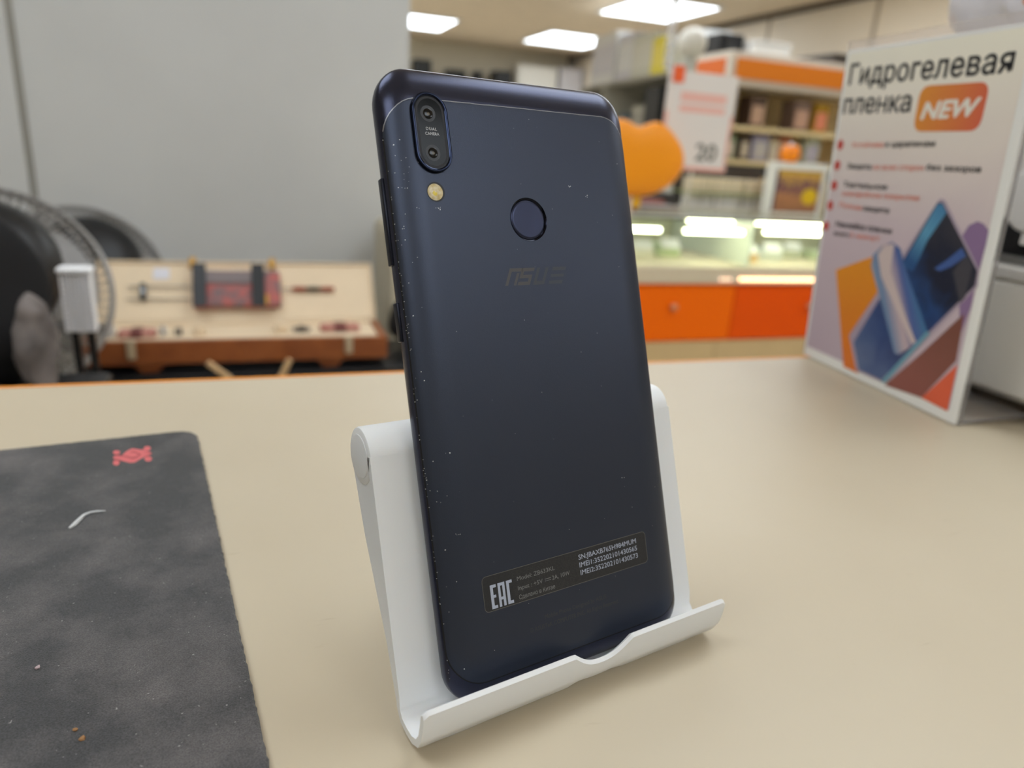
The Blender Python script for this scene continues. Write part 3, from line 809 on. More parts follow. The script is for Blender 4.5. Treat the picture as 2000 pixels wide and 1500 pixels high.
cpoly('printed_gloss', [(1862, 530), (1890, 495), (1900, 520), (1886, 580), (1876, 592)], mat('card_gloss_grey', (74, 72, 80), 0.3), .36)
cpoly('printed_film', [(1702, 520), (1706, 498), (1722, 480), (1744, 472), (1760, 486), (1768, 520), (1815, 655), (1757, 692), (1748, 690), (1725, 600), (1713, 560)],
      gradient_mat('card_film', [(0, (206, 196, 186)), (.25, (110, 140, 178)), (.5, (206, 184, 190)), (.7, (84, 104, 164)), (1, (70, 130, 170))], cl(1705, 600), cl(1800, 560), .25), .4)
cpoly('printed_film', [(1716, 497), (1730, 480), (1748, 476), (1740, 530), (1775, 630), (1790, 668), (1782, 672), (1745, 590), (1722, 540)], mat('card_film_pale', (214, 196, 194), 0.3), .44)
cpoly('printed_film', [(1812, 646), (1817, 652), (1730, 748), (1722, 744)], mat('card_film_edge', (116, 166, 188), 0.3), .46)
# headline, badge and bullet lines
def card_text(s, M, p0, p1, hpx, bold=0.0, shear=0.0, lift=.3, name='lettering', spacing=1.0):
    a = cpt(*p0); b = cpt(*p1); wid = b.x - a.x
    c = cpt(p0[0], p0[1] - hpx); h = c.z - a.z
    sl = (b.z - a.z) / wid
    return fit_text(name, s, M, card, a.x, a.z, wid, h, lambda x, y: Vector((x, -lift * MM, y + (x - a.x) * sl * 1.0)), bold, shear, spacing)
M_ink = mat('card_ink_black', (34, 34, 38), 0.5); M_inkr = mat('card_ink_coral', (226, 140, 124), 0.5); M_dot = mat('card_bullet_red', (204, 76, 66), 0.5); M_inkw = mat('card_ink_white', (244, 238, 226), 0.5)
card_text('Гидрогелевая', M_ink, (1658, 166), (1976, 141), 40, bold=.02, spacing=1.04)
card_text('пленка', M_ink, (1647, 222), (1777, 218), 38, bold=.018)
# badge
bdg = bmesh.new()
cs = [cpt(*p) for p in ((1783, 257), (1913, 256), (1936, 159), (1800, 168))]
def rpoly(cs, r, n=5):
    out = []
    for i, c in enumerate(cs):
        a = (cs[i - 1] - c); b = (cs[(i + 1) % 4] - c)
        a = c + a.normalized() * r; b = c + b.normalized() * r
        for k in range(n + 1):
            t = k / n; out.append((1 - t) ** 2 * a + 2 * t * (1 - t) * c + t * t * b)
    return out
bdg.faces.new([bdg.verts.new(Vector((v.x, -.00025, v.z))) for v in rpoly(cs, .007)])
obj('badge', bdg, gradient_mat('card_badge', [(0, (232, 150, 52)), (.55, (228, 128, 64)), (1, (222, 100, 76))], cpt(1790, 210), cpt(1930, 230), .4), card, fix=False)
card_text('NEW', M_inkw, (1799, 233), (1910, 226), 34, bold=.045, shear=.22, lift=.34)
for px, py in ((1642, 283), (1636, 323), (1630, 362), (1622, 401), (1614, 441)):
    c = cpt(px, py); bm = bmesh.new()
    bm.faces.new([bm.verts.new(Vector((c.x + .0032 * math.cos(a * .5236), -.0003, c.z + .0034 * math.sin(a * .5236)))) for a in range(12)])
    obj('bullet', bm, M_dot, card, fix=False)
for s, M, p0, p1, h in (('Устойчива', M_inkr, (1664, 288), (1726, 287), 10), ('к царапинам', M_ink, (1730, 287), (1826, 286), 12),
        ('Защита', M_ink, (1655, 329), (1701, 331), 11), ('со всех сторон', M_inkr, (1705, 331), (1804, 333), 11), ('без зазоров', M_ink, (1810, 332), (1916, 337), 12),
        ('Тактильное', M_ink, (1648, 365), (1732, 371), 11), ('олеофобное покрытие', M_inkr, (1645, 382), (1795, 392), 10),
        ('Полная', M_inkr, (1640, 404), (1683, 411), 10), ('защита', M_ink, (1686, 411), (1736, 417), 11),
        ('Наклейка пленки', M_ink, (1633, 442), (1741, 457), 11), ('всего', M_ink, (1630, 459), (1658, 463), 9), ('5 минут', M_inkr, (1661, 463), (1718, 471), 10)):
    card_text(s, M, p0, p1, h, bold=.028)
# clear acrylic holder behind the card and its foot
acr = mat('clear_acrylic', (250, 246, 244), 0.04, trans=0.85, ior=1.3)
obj('acrylic_back', nb((-.004, .0026, 0), (PWID + .001, .0042, CH + .006)), acr, card)
obj('acrylic_foot', nb((-.002, .0045, 0), (PWID, .055, .0016)), acr, card)

# ================================================================== THE WHITE MACHINE BEHIND THE CARD
dv0 = on_z(1880, 797, TZ + .009); dv1 = on_z(2000, 842, TZ + .009)
dx = min(dv0.x, dv1.x)
DX = 0.427
mach = thing('cutting_machine', 'white film cutting machine behind the advertising card', 'machine', (DX, 0.08, TZ))
bm = prism(bmesh.new(), [(.006, .010), (.30, .010), (.30, .08), (.0, .082), (-.004, .078), (-.004, .016)], .33, 'XZ', 0.0)
obj('housing', bm, mat('machine_white', (246, 243, 236), 0.4), mach)
obj('top_rim', nb((-.005, -.002, .0815), (.30, .332, .0885), .0015), M_white, mach)
obj('cutter_bed', nb((.012, .004, .0886), (.30, .326, .0925)), mat('machine_grey', (120, 118, 114), 0.5), mach)
obj('slot', nb((.03, .004, .0926), (.30, .326, .118)), M_black, mach)
obj('gantry', nb((.045, .0, .1182), (.30, .33, .20), .006), mat('machine_beige_grey', (214, 206, 198), 0.45), mach, smooth=True)
for y in (.17, .235, .10):
    bm = lathe(bmesh.new(), [(.019, -.014), (.021, -.012), (.021, .012), (.019, .014)], 28, 'X', (.03, y, .128))
    k = obj('feed_roller', bm, mat('machine_light', (236, 232, 226), 0.4), mach, smooth=True)
    obj('roller_lever', nb((.018, y - .004, .100), (.026, y + .004, .112), .001), mat('machine_light', (236, 232, 226), 0.4), mach)
for y in (.19, .13):
    obj('guide_post', nb((.028, y, .15), (.044, y + .008, .196), .001), M_steel, mach)
for y in (.02, .26):
    obj('foot', nb((.02, y, 0), (.05, y + .02, .0099)), M_black, mach)
    obj('foot', nb((.25, y, 0), (.28, y + .02, .0099)), M_black, mach)

def crumple(bm, amp, sc_):
    from mathutils import noise
    for v in bm.verts:
        n = noise.noise_vector(v.co * sc_); v.co += n * amp
# plastic bag lying on the machine
pb = on_x(1945, 40, DX + .10)
bm = bmesh.new(); bmesh.ops.create_icosphere(bm, subdivisions=4, radius=1)
for v in bm.verts: v.co = Vector((v.co.x * .075, v.co.y * .085, v.co.z * .055))
crumple(bm, .016, 22); crumple(bm, .006, 60)
zmin = min(v.co.z for v in bm.verts)
bag = obj('plastic_bag', bm, mat('bag_film_white', (244, 240, 244), 0.25, alpha=.8, coat=.3), loc=(DX + .125, .392, TZ + .2003 - zmin), smooth=True, angle=70)
tag(bag, 'crumpled white plastic bag with orange print on the white machine', 'bag')
for ctr, r in ((Vector((-.072, -.012, .012)), .016), (Vector((-.066, -.045, .02)), .018), (Vector((-.07, -.035, -.012)), .02)):
    bm2 = bmesh.new()
    me = bag.data
    sel = [p for p in me.polygons if (p.center - ctr).length < r]
    for p in sel:
        bm2.faces.new([bm2.verts.new(me.vertices[i].co + p.normal * .0006) for i in p.vertices])
    if sel: obj('printed_patch', bm2, mat('bag_print_orange', (224, 130, 84), 0.4), bag, fix=False)
    else: bm2.free()

# ================================================================== LEFT BACKGROUND: WOODEN CASE, FANS
def px_box(x0, x1, y0, y1, Y, pxref=None):
    """X and Z range of a pixel rectangle on the plane Y."""
    a = on_y(x0, (y0 + y1) / 2, Y).x; b = on_y(x1, (y0 + y1) / 2, Y).x
    xm = (x0 + x1) / 2
    return a, b, on_y(xm, y1, Y).z, on_y(xm, y0, Y).z
YC = 1.30
M_casewood = mat('varnished_brown_wood', (150, 84, 40), 0.4, rgb2=(132, 70, 32), vscale=25)
M_caselin = mat('cream_case_lining', (232, 210, 178), 0.7, var=.02, vscale=15)
x0 = on_y(158, 695, YC).x; x1 = on_y(757, 672, YC).x
zt = on_y(450, 664, YC).z; zb_ = on_y(450, 708, YC).z
yr = on_z(450, 625, zt).y
case = thing('wooden_case', 'open brown wooden case with cream lining, left behind the counter', 'case', (x0, YC, zb_))
cw, cdp, ch_ = x1 - x0, yr - YC, zt - zb_
obj('front_board', nb((0, 0, 0), (cw, .012, ch_), .0015), M_casewood, case)
obj('rear_board', nb((0, cdp - .012, 0), (cw, cdp, ch_), .0015), M_caselin, case)
for xx in (0, cw - .012): obj('side_board', nb((xx, .0121, 0), (xx + .012, cdp - .0121, ch_), .001), M_casewood, case)
obj('tray_floor', nb((.0121, .0121, 0), (cw - .0121, cdp - .0121, .008)), M_casewood, case)
obj('tray_lining', nb((.0125, .0125, .0081), (cw - .0125, cdp - .0125, ch_ - .006)), M_caselin, case)
for xx in (.10, cw - .105):
    obj('case_foot', prism(bmesh.new(), [(xx - .026, 0), (xx + .026, 0), (xx + .012, -.014), (xx - .012, -.014)], .02, 'XZ', .004), M_casewood, case)
for px in (256, 681):
    xx = on_y(px, 680, YC).x - x0
    cl_ = obj('clasp', nb((xx - .007, -.005, ch_ - .03), (xx + .007, -.0003, ch_ + .004), .002), mat('clasp_metal', (205, 188, 160), 0.3, metal=.6), case)
    obj('clasp_loop', nb((xx - .004, -.0075, ch_ - .024), (xx + .004, -.0051, ch_ - .008), .001), mat('clasp_metal', (205, 188, 160), 0.3, metal=.6), cl_)
# lid: stands open, leaning back
yh = YC + cdp; ztop = None
best = None
LA = rad(35)
for k in range(80, 240):
    L_ = k * .001; yy = yh + L_ * math.sin(LA); zz = zt + L_ * math.cos(LA)
    d = (Vector((x0 + cw / 2, yy, zz)) - CAM); py = 750 + FPX * d.dot(DOWN) / d.dot(FWD)
    if best is None or abs(py - 517) < best[0]: best = (abs(py - 517), L_)
LH = best[1]
lid = obj('lid', nb((.004, 0, 0), (cw - .004, .006, LH), .0012), M_caselin, case, loc=(0, cdp + .001, ch_), rot=(-LA, 0, 0))
for a, b in (((0, -.005, 0), (.0038, .012, LH)), ((cw - .0038, -.005, 0), (cw, .012, LH)), ((0, -.005, LH + .0002), (cw, .012, LH + .004)), ((.004, .0062, 0), (cw - .004, .012, LH))):
    obj('lid_board', nb(a, b, .0008), M_caselin if a[2] == 0 and a[1] < 0 or a[2] > 0 else M_casewood, lid)
lid_m = Matrix.Translation((x0, YC, zb_)) @ Matrix.Translation((0, cdp + .001, ch_)) @ Matrix.Rotation(-LA, 4, 'X')
lid_i = lid_m.inverted(); lid_n = (lid_m.to_3x3() @ Vector((0, -1, 0)))
def lpt(px, py):
    c = ray(px, py); t = (lid_m.translation - CAM).dot(lid_n) / c.dot(lid_n)
    return lid_i @ (CAM + c * t)
def lid_thing(name, label, cat):
    t = thing(name, label, cat); t.matrix_world = lid_m; return t
def lrect(x0_, y0_, x1_, y1_):
    a = lpt(x0_, y1_); b = lpt(x1_, y0_); return a.x, b.x, a.z, b.z
# patterned pouch strapped into the lid
a, b, c, d = lrect(378, 536, 546, 606)
t = lid_thing('tool_pouch', 'dark red patterned pouch strapped in the case lid', 'pouch')
M_pouch = mat('pouch_pattern', (120, 104, 106), 0.7, rgb2=(190, 100, 92), vscale=60, detail=6)
obj('pouch_body', nb((a, -.022, c), (b, -.0006, d), .006, 3), M_pouch, t, smooth=True)
obj('pouch_flap', nb((a + .02, -.026, c + (d - c) * .6), (b - .03, -.0222, d - .004), .0015), mat('pouch_flap_grey', (128, 116, 116), 0.6), t)
for px in (392, 505):
    x = lpt(px, 570).x
    obj('strap', nb((x - .012, -.0295, c - .004), (x + .012, -.0262, d + .010), .001), M_black, t)
obj('yellow_patch', nb((b - .05, -.0245, c + .002), (b - .024, -.0222, c + .022), .0006), mat('patch_yellow', (220, 160, 50), 0.6), t)
for k, (py, lb) in enumerate(((562, 'upper thin steel skewer left of the pouch in the case lid'), (587, 'lower thin steel skewer left of the pouch in the case lid'))):
    p0 = lpt(245, py); p1 = lpt(376, py)
    bm = tube(bmesh.new(), [(p0.x, -.006, p0.z), (p0.x + .01, -.006, p0.z), (p1.x - .002, -.006, p1.z)], [.0004, .0014, .0014], 8)
    sk = tag(obj('skewer', bm, M_steel), lb, 'skewer', 'skewers in the case lid'); sk.matrix_world = lid_m
t = lid_thing('retaining_block', 'small black block holding the skewers in the case lid', 'block')
a, b, c, d = lrect(275, 557, 286, 588)
obj('block', nb((a, -.012, c), (b, -.0006, d), .001), M_black, t)
obj('block_screw', nb((a + .002, -.0132, (c + d) / 2 - .002), (b - .002, -.0121, (c + d) / 2 + .002), .0004), M_steel, t)
a, b, c, d = lrect(299, 524, 331, 546)
tg = obj('paper_tag', nb((a, -.0012, c), (b, -.0004, d)), mat('paper_white', (222, 220, 226), 0.7)); tg.matrix_world = lid_m
tag(tg, 'small white paper tag stuck on the case lid', 'tag')
p0 = lpt(570, 567); p1 = lpt(652, 563)
t = lid_thing('carving_fork', 'red and black handled fork on the right of the case lid', 'fork')
bm = tube(bmesh.new(), [(p0.x - .02, -.008, p0.z), (p0.x, -.008, p0.z)], .0012, 8); obj('fork_shaft', bm, M_steel, t)
M_redwood = mat('handle_red', (150, 52, 36), 0.4)
dx3 = (p1.x - p0.x) / 3
for i, M in enumerate((M_redwood, M_black, M_redwood)):
    bm = tube(bmesh.new(), [(p0.x + i * dx3, -.008, p0.z), (p0.x + i * dx3 + dx3 / 2, -.008, p0.z), (p0.x + (i + 1) * dx3, -.008, p0.z)], [.0036, .0046, .0036], 10)
    obj('handle', bm, M, t, smooth=True)
M_gold = mat('brass', (190, 146, 72), 0.55, metal=.5)
for px in (377, 531):
    x = lpt(px, 516).x
    obj('lid_clasp', nb((x - .006, -.011, LH - .012), (x + .006, -.0052, LH + .010), .0015), M_gold, lid)
# things lying in the tray
def tray_thing(name, label, cat, px0, px1, py, hgt, dep, M, sub=None):
    zz = zt - .004
    a = on_z(px0, py, zz); b = on_z(px1, py, zz)
    t = thing(name, label, cat, ((a.x + b.x) / 2, (a.y + b.y) / 2, zt - .0059))
    hw = (b.x - a.x) / 2
    obj('body', nb((-hw, -dep / 2, 0), (hw, dep / 2, hgt), min(hgt, hw) * .35, 3), M, t, smooth=True)
    if sub: obj('band', nb((-hw * .3, -dep / 2 - .001, .0005), (hw * .3, dep / 2 + .001, hgt + .001), .0005), sub, t)
    return t
M_pinkc = mat('pink_cloth', (176, 104, 92), 0.8, rgb2=(200, 150, 136), vscale=90)
tray_thing('glass_cup', 'pale glass cup at the left of the case tray', 'cup', 186, 224, 656, .022, .03, mat('pale_glass', (206, 206, 204), 0.15), M_steel)
tray_thing('red_cloth', 'dusky red folded cloth at the left of the case tray', 'cloth', 232, 305, 655, .012, .03, M_pinkc, mat('cloth_dark', (120, 70, 66), .8))
tray_thing('spice_jar', 'small white jar beside the red cloth in the case tray', 'jar', 312, 326, 654, .016, .016, mat('jar_white', (220, 214, 204), 0.3), M_steel)
tray_thing('spice_jar', 'small dark jar in the middle left of the case tray', 'jar', 342, 356, 652, .012, .016, mat('jar_dark', (90, 78, 70), 0.3), M_steel)
tray_thing('divider_block', 'cream block left of the middle of the case tray', 'block', 378, 402, 651, .016, .02, M_caselin, M_caselin)
tray_thing('divider_block', 'cream block right of the middle of the case tray', 'block', 536, 562, 646, .016, .02, M_caselin, M_caselin)
tray_thing('steel_opener', 'grey steel opener near the right of the case tray', 'opener', 572, 606, 645, .008, .02, mat('opener_grey', (130, 116, 106), 0.4), M_black)
tray_thing('red_cloth', 'dusky red folded cloth at the right of the case tray', 'cloth', 625, 702, 643, .012, .03, M_pinkc, mat('cloth_dark', (120, 70, 66), .8))

# black bench under the case with two pale wooden sticks
zbn = zb_ - .0142
bx0 = on_y(150, 735, YC).x
bn = thing('black_bench', 'low black bench carrying the wooden case', 'bench', (bx0, YC - .02, 0))
bl = on_y(850, 690, YC).x - bx0
obj('bench_top', nb((0, 0, zbn - .03), (bl, .20, zbn), .003), M_black, bn)
for xx in (0.01, bl - .04):
    for yy in (.01, .16): obj('leg', nb((xx, yy, 0), (xx + .03, yy + .03, zbn - .0301)), M_black, bn)
obj('bench_skirt', nb((.02, .005, zbn - .16), (bl - .02, .012, zbn - .0302)), M_black, bn)
M_stick = mat('pale_stick_wood', (206, 170, 124), 0.6)
tr_ = thing('wooden_trestle', 'pale crossed wooden trestle legs under the front of the wooden case', 'trestle', (on_y(480, 720, YC).x, YC - .04, 0))
for k, (a, b) in enumerate((((405, 708), (452, 742)), ((566, 702), (548, 738)))):
    yy = YC - .03 - .014 * k
    p0 = on_y(a[0], a[1], yy); p1 = on_y(b[0], b[1], yy); d = p1 - p0
    f = (p0.z - .006) / -d.z
    o_ = tr_.location
    obj('leg', tube(bmesh.new(), [p0 - o_, p0 + d * min(f, 3) * .5 - o_, p0 + d * f - o_], .0055, 8), M_stick, tr_)
# black office chair back rising right of the case, beige cabinet beside it
p = on_y(752, 660, 1.62)
ck = thing('beige_cabinet', 'beige cabinet edge showing between the wooden case and the phone', 'cabinet', (on_y(756, 560, 1.56).x, 1.56, 0))
hz = on_y(760, 440, 1.56).z
obj('cabinet_body', nb((0, 0, .05), (.28, .2, hz), .02), mat('cabinet_beige', (200, 190, 166), 0.5), ck)
obj('cabinet_door', nb((.006, -.016, .06), (.274, -.0003, hz - .012), .002), mat('cabinet_beige', (214, 204, 180), 0.5), ck)
obj('plinth', nb((.01, .01, 0), (.27, .19, .0499)), M_black, ck)
q0 = on_y(770, 660, 1.42)
bag2 = bmesh.new(); bmesh.ops.create_icosphere(bag2, subdivisions=3, radius=1)
for v in bag2.verts: v.co = Vector((v.co.x * .06, v.co.y * .045, v.co.z * .055))
crumple(bag2, .012, 14)
q1 = on_y(765, 668, 1.42)
tag(obj('black_pouch', bag2, mat('black_fabric', (22, 22, 24), 0.8), loc=(q1.x + .055, 1.42, zbn + .052), smooth=True, angle=80), 'black soft bag on the bench right of the wooden case', 'bag')

# fans
M_wire = mat('fan_wire_grey', (150, 146, 142), 0.35, metal=.4)
M_blade = mat('fan_blade_grey', (168, 164, 160), 0.4)
def fan(label, cpx, rpx, Y, mr, ml, yaw, tilt=0.0, group='pedestal fans'):
    c = on_y(cpx[0], cpx[1], Y); depth = (c - CAM).dot(FWD); R = rpx / FPX * depth
    t = thing('pedestal_fan', label, 'fan', (c.x, c.y, 0), (0, 0, yaw), group)
    h = c.z
    def ringb(bm, r, y, th, n=64):
        tube(bm, [(r * math.cos(2 * math.pi * k / n), y, h + r * math.sin(2 * math.pi * k / n)) for k in range(n + 1)], th, 6, cap=False)
    bm = bmesh.new(); ringb(bm, R, 0, .0045); ringb(bm, R * .985, -.012, .0025)
    obj('rim_ring', bm, M_wire, t, smooth=True, angle=80)
    for nm, s in (('rear_grille', -1), ('front_grille', 1)):
        bm = bmesh.new()
        for k in range(72):
            a = 2 * math.pi * k / 72
            pts = []
            for f in (.28, .5, .72, .9, 1.0):
                y = s * .075 * math.sqrt(max(0, 1 - f ** 2.4)); pts.append((R * f * math.cos(a), y, h + R * f * math.sin(a)))
            tube(bm, pts, .0012, 4, cap=False)
        for f in (.28, .62, .86): ringb(bm, R * f, s * .075 * math.sqrt(1 - f ** 2.4), .0018, 48)
        g_ = obj(nm, bm, M_wire, t); g_['kind'] = 'stuff'
    for k in range(3):
        bm = bmesh.new(); rows = []
        for i in range(9):
            f = i / 8; r0 = .18 * R + f * R * .7; row = []
            for j in range(7):
                a = 2 * math.pi * k / 3 + (j / 6 - .5) * (1.0 + .55 * math.sin(f * math.pi)) + .3 * f
                row.append(bm.verts.new((r0 * math.cos(a), (j / 6 - .5) * .04, h + r0 * math.sin(a))))
            rows.append(row)
        for ra, rb in zip(rows, rows[1:]):
            for j in range(6): bm.faces.new((ra[j], ra[j + 1], rb[j + 1], rb[j]))
        geo = bmesh.ops.extrude_face_region(bm, geom=bm.faces[:])
        bmesh.ops.translate(bm, vec=(0, .003, 0), verts=[v for v in geo['geom'] if isinstance(v, bmesh.types.BMVert)])
        obj('blade', bm, M_blade, t, smooth=True)
    prof = [(mr * .5, -ml), (mr * .82, -ml + .012), (mr, -ml + .04), (mr, -.10), (mr * .9, -.076), (mr * .5, -.07)]
    bm = lathe(bmesh.new(), prof, 32, 'Y', (0, 0, h)); obj('motor_housing', bm, M_black, t, smooth=True, angle=60)
    bm = lathe(bmesh.new(), [(.05 * 1, -.02), (.05, .03), (.02, .04)], 24, 'Y', (0, 0, h)); obj('hub', bm, M_black, t, smooth=True)
    T = Matrix.Translation((0, 0, h)) @ Matrix.Rotation(tilt, 4, 'X') @ Matrix.Translation((0, 0, -h))
    for ch in t.children: ch.data.transform(T)
    obj('neck', nb((-.03, -.15, h - mr - .10), (.03, -.085, h - mr * .3), .012), M_black, t, smooth=True)
    bm = tube(bmesh.new(), [(0, -.12, .03), (0, -.12, h - mr - .05)], .016, 16); obj('pole', bm, M_black, t, smooth=True)
    bm = lathe(bmesh.new(), [(.10, 0), (.10, .012), (.05, .03), (.02, .035)], 32, 'Z', (0, -.12, 0)); obj('base', bm, M_black, t, smooth=True, angle=30)
    return t
fan('large grey wire fan with a black motor at the left edge', (-22, 572), 212, 1.16, .09, .17, rad(14), rad(-26))
fan('smaller wire fan with a black motor behind the wooden case', (166, 545), 148, 1.7, .092, .15, rad(22), rad(-30))
# white wire basket left of the case
a, b, c, d = px_box(121, 182, 534, 652, .98)
t = thing('mesh_basket', 'white plastic mesh basket between the fan and the wooden case', 'basket', (a, .98, c))
bw_, bh_ = b - a, d - c
obj('basket_wall', nb((.003, .006, 0), (bw_, .02, bh_), .003), mat('basket_white', (250, 249, 250), 0.5), t)
for k in range(8):
    obj('rib', nb((k * bw_ / 7.6, 0, 0.002), (k * bw_ / 7.6 + .002, .0059, bh_ - .002), .0005), mat('basket_rib', (240, 238, 240), 0.5), t)
for k in range(12):
    obj('cross_rib', nb((0, .0006, .004 + k * (bh_ - .01) / 11), (bw_, .0052, .006 + k * (bh_ - .01) / 11), .0005), mat('basket_rib', (240, 238, 240), 0.5), t)
obj('handle_bar', nb((-.002, -.003, bh_ + .0005), (bw_ + .002, .022, bh_ + .006), .002), mat('basket_white', (250, 249, 250), 0.5), t)
obj('leg', nb((.004, .008, -c + .001), (.012, .018, -.0002)), M_black, t); obj('leg', nb((bw_ - .012, .008, -c + .001), (bw_ - .004, .018, -.0002)), M_black, t)
# grey crumpled bag and black coat between counter and fans
gp_ = on_y(70, 678, .80)
bm = bmesh.new(); bmesh.ops.create_icosphere(bm, subdivisions=4, radius=1)
for v in bm.verts:
    v.co = Vector((v.co.x * .018, v.co.y * .022, v.co.z * .052))
crumple(bm, .007, 20); crumple(bm, .005, 60)
zm = min(v.co.z for v in bm.verts)
st0 = gp_.z - .105
stool = thing('black_stool', 'black stool under the grey sack, beyond the counter at the left', 'stool', (gp_.x - .03, .84, 0))
zs_ = gp_.z + zm + .0
obj('seat', nb((-.16, -.1, zs_ - .03), (.08, .045, zs_), .006), M_black, stool)
for xx in (-.15, .05):
    for yy in (-.09, .02): obj('leg', nb((xx, yy, 0), (xx + .02, yy + .02, zs_ - .0301)), M_black, stool)
tag(obj('grey_sack', bm, mat('grey_sack_cloth', (122, 114, 110), 0.8, rgb2=(84, 78, 76), vscale=30), loc=(gp_.x, .80, gp_.z + .0003), smooth=True, angle=80), 'grey crumpled sack on the stool below the large fan', 'sack')
bp_ = on_y(10, 640, .85)
bm = bmesh.new(); bmesh.ops.create_icosphere(bm, subdivisions=4, radius=1)
for v in bm.verts: v.co = Vector((v.co.x * .05, v.co.y * .035, v.co.z * .085))
crumple(bm, .016, 14)
zm2 = min(v.co.z for v in bm.verts)
tag(obj('black_coat', bm, mat('black_fabric2', (20, 19, 20), 0.85), loc=(bp_.x - .01, .85, zs_ - zm2 + .0003), smooth=True, angle=80), 'black bundled coat on the stool at the left edge', 'coat')

# ================================================================== RIGHT BACKGROUND: DISPLAY COUNTER
YD = 2.0
cx0, cx1 = 0.75, 4.4
def zpx(py, Y=YD, px=1420): return on_y(px, py, Y).z
cnt = thing('display_counter', 'far glass display counter with orange drawers and lit strips', 'counter', (cx0, YD, 0))
LC = cx1 - cx0; DC = .52
zG = zpx(428); zg0 = zpx(521); zw0 = zpx(553); zo0 = zpx(663)
M_tan = mat('tan_plinth', (206, 178, 130), 0.5, var=.03, vscale=8)
obj('plinth', nb((0, .02, 0), (LC, DC, zo0 - .0005)), M_tan, cnt)
for k in range(5):
    a = k * LC / 5; b = (k + 1) * LC / 5 - .003
    obj('plinth_panel', nb((a, .004, .01), (b, .0198, zo0 - .004), .001), M_tan, cnt)
seam = on_y(1432, 600, YD).x - cx0
edges = [seam - 2 * .62, seam - .62, seam, seam + .62, seam + 1.24, seam + 1.86, seam + 2.48]
Mo1 = mat('orange_drawer_front', (250, 110, 6), 0.5, spec=.15); Mo2 = mat('deep_orange_drawer_front', (236, 86, 6), 0.5, spec=.15)
for k, (a, b) in enumerate(zip(edges, edges[1:])):
    a = max(a, 0); b = min(b, LC)
    if b - a < .05: continue
    d_ = obj('drawer', nb((a + .002, .0, zo0), (b - .002, .02, zw0 - .002), .0015), Mo1 if k < 2 else Mo2, cnt)
    mid = on_y(1312, 600, YD).x - cx0 if k == 1 else (a + b) / 2
    bm = lathe(bmesh.new(), [(.007, 0), (.009, -.006), (.012, -.012), (.012, -.018), (.008, -.021)], 16, 'Y', (mid, 0, (zo0 + zw0) / 2 + .02))
    obj('knob', bm, mat('knob_satin', (214, 150, 110), 0.3, metal=.4), d_, smooth=True)
obj('carcass', nb((0, .021, zo0), (LC, DC, zw0 - .001)), M_offwhite, cnt)
obj('ledge', nb((0, -.012, zw0), (LC, DC, zg0), .003), mat('ledge_cream', (214, 200, 172), 0.4), cnt)
M_glass = mat('showcase_glass', (246, 250, 244), 0.02, trans=1.0, ior=1.1)
obj('glass_front', nb((0, 0, zg0 + .0005), (LC, .006, zG - .0065)), M_glass, cnt)
obj('glass_top', nb((0, 0, zG - .006), (LC, DC, zG)), M_glass, cnt)
obj('rear_panel', nb((0, DC - .012, zg0 + .0005), (LC, DC, zG - .0065)), mat('showcase_rear', (224, 224, 196), 0.5), cnt)
obj('glass_rail', nb((0, -.004, zG + .0003), (LC, .010, zG + .006), .001), mat('rail_aluminium', (214, 212, 206), 0.3, metal=.6), cnt)
post = on_y(1470, 470, YD).x - cx0
for xx in (post, post + .75, post - .75 + .22):
    obj('divider', nb((xx, .007, zg0 + .001), (xx + .006, DC - .013, zG - .007)), mat('divider_frost', (222, 228, 218), 0.3), cnt)
# LED strips (things): base bar and a row of diodes
def led_strip(label, px0, px1, py, Y, estr, col, step, r, name='led_strip'):
    a = on_y(px0, py, Y); b = on_y(px1, py, Y)
    t = thing(name, label, 'led strip', (a.x, Y, a.z))
    L = b.x - a.x
    obj('strip_bar', nb((-.01, .004, -.005), (L + .01, .008, .005), .0008), M_offwhite, t)
    bm = bmesh.new(); x = 0.0
    while x < L:
        box(bm, (x, .0, -r), (x + 2 * r, .0039, r)); x += step
    d_ = obj('diodes', bm, mat('diode_' + name + str(estr), (255, 255, 255), 0.5, emit=col, estr=estr), t); d_['kind'] = 'stuff'
    return t
cw_ = (250, 255, 216)
led_strip('bright led strip under the counter glass, left part beside the phone', 1215, 1286, 447, YD + .02, 40, cw_, .0125, .006)
led_strip('bright led strip under the counter glass, left of the dark gap', 1338, 1450, 451, YD + .02, 55, cw_, .0125, .006)
led_strip('bright led strip under the counter glass, beside the advertising card', 1494, 1640, 453, YD + .02, 55, cw_, .0125, .006)
led_strip('long thin led row along the rear of the counter glass', 1344, 1660, 431, YD + .12, 30, cw_, .016, .0045)
led_strip('warm glowing row standing in for led reflections on the counter ledge', 1446, 1640, 546, YD - .0165, 6.0, (255, 196, 140), .0165, .004)  # no lamp: glowing dots imitate the strip mirrored in the shiny edge
led_strip('faint glowing pair standing in for led reflections, left of the warm row', 1408, 1428, 546, YD - .0165, 2.2, (255, 196, 150), .0165, .0035)  # same mirrored glow, carried on further left
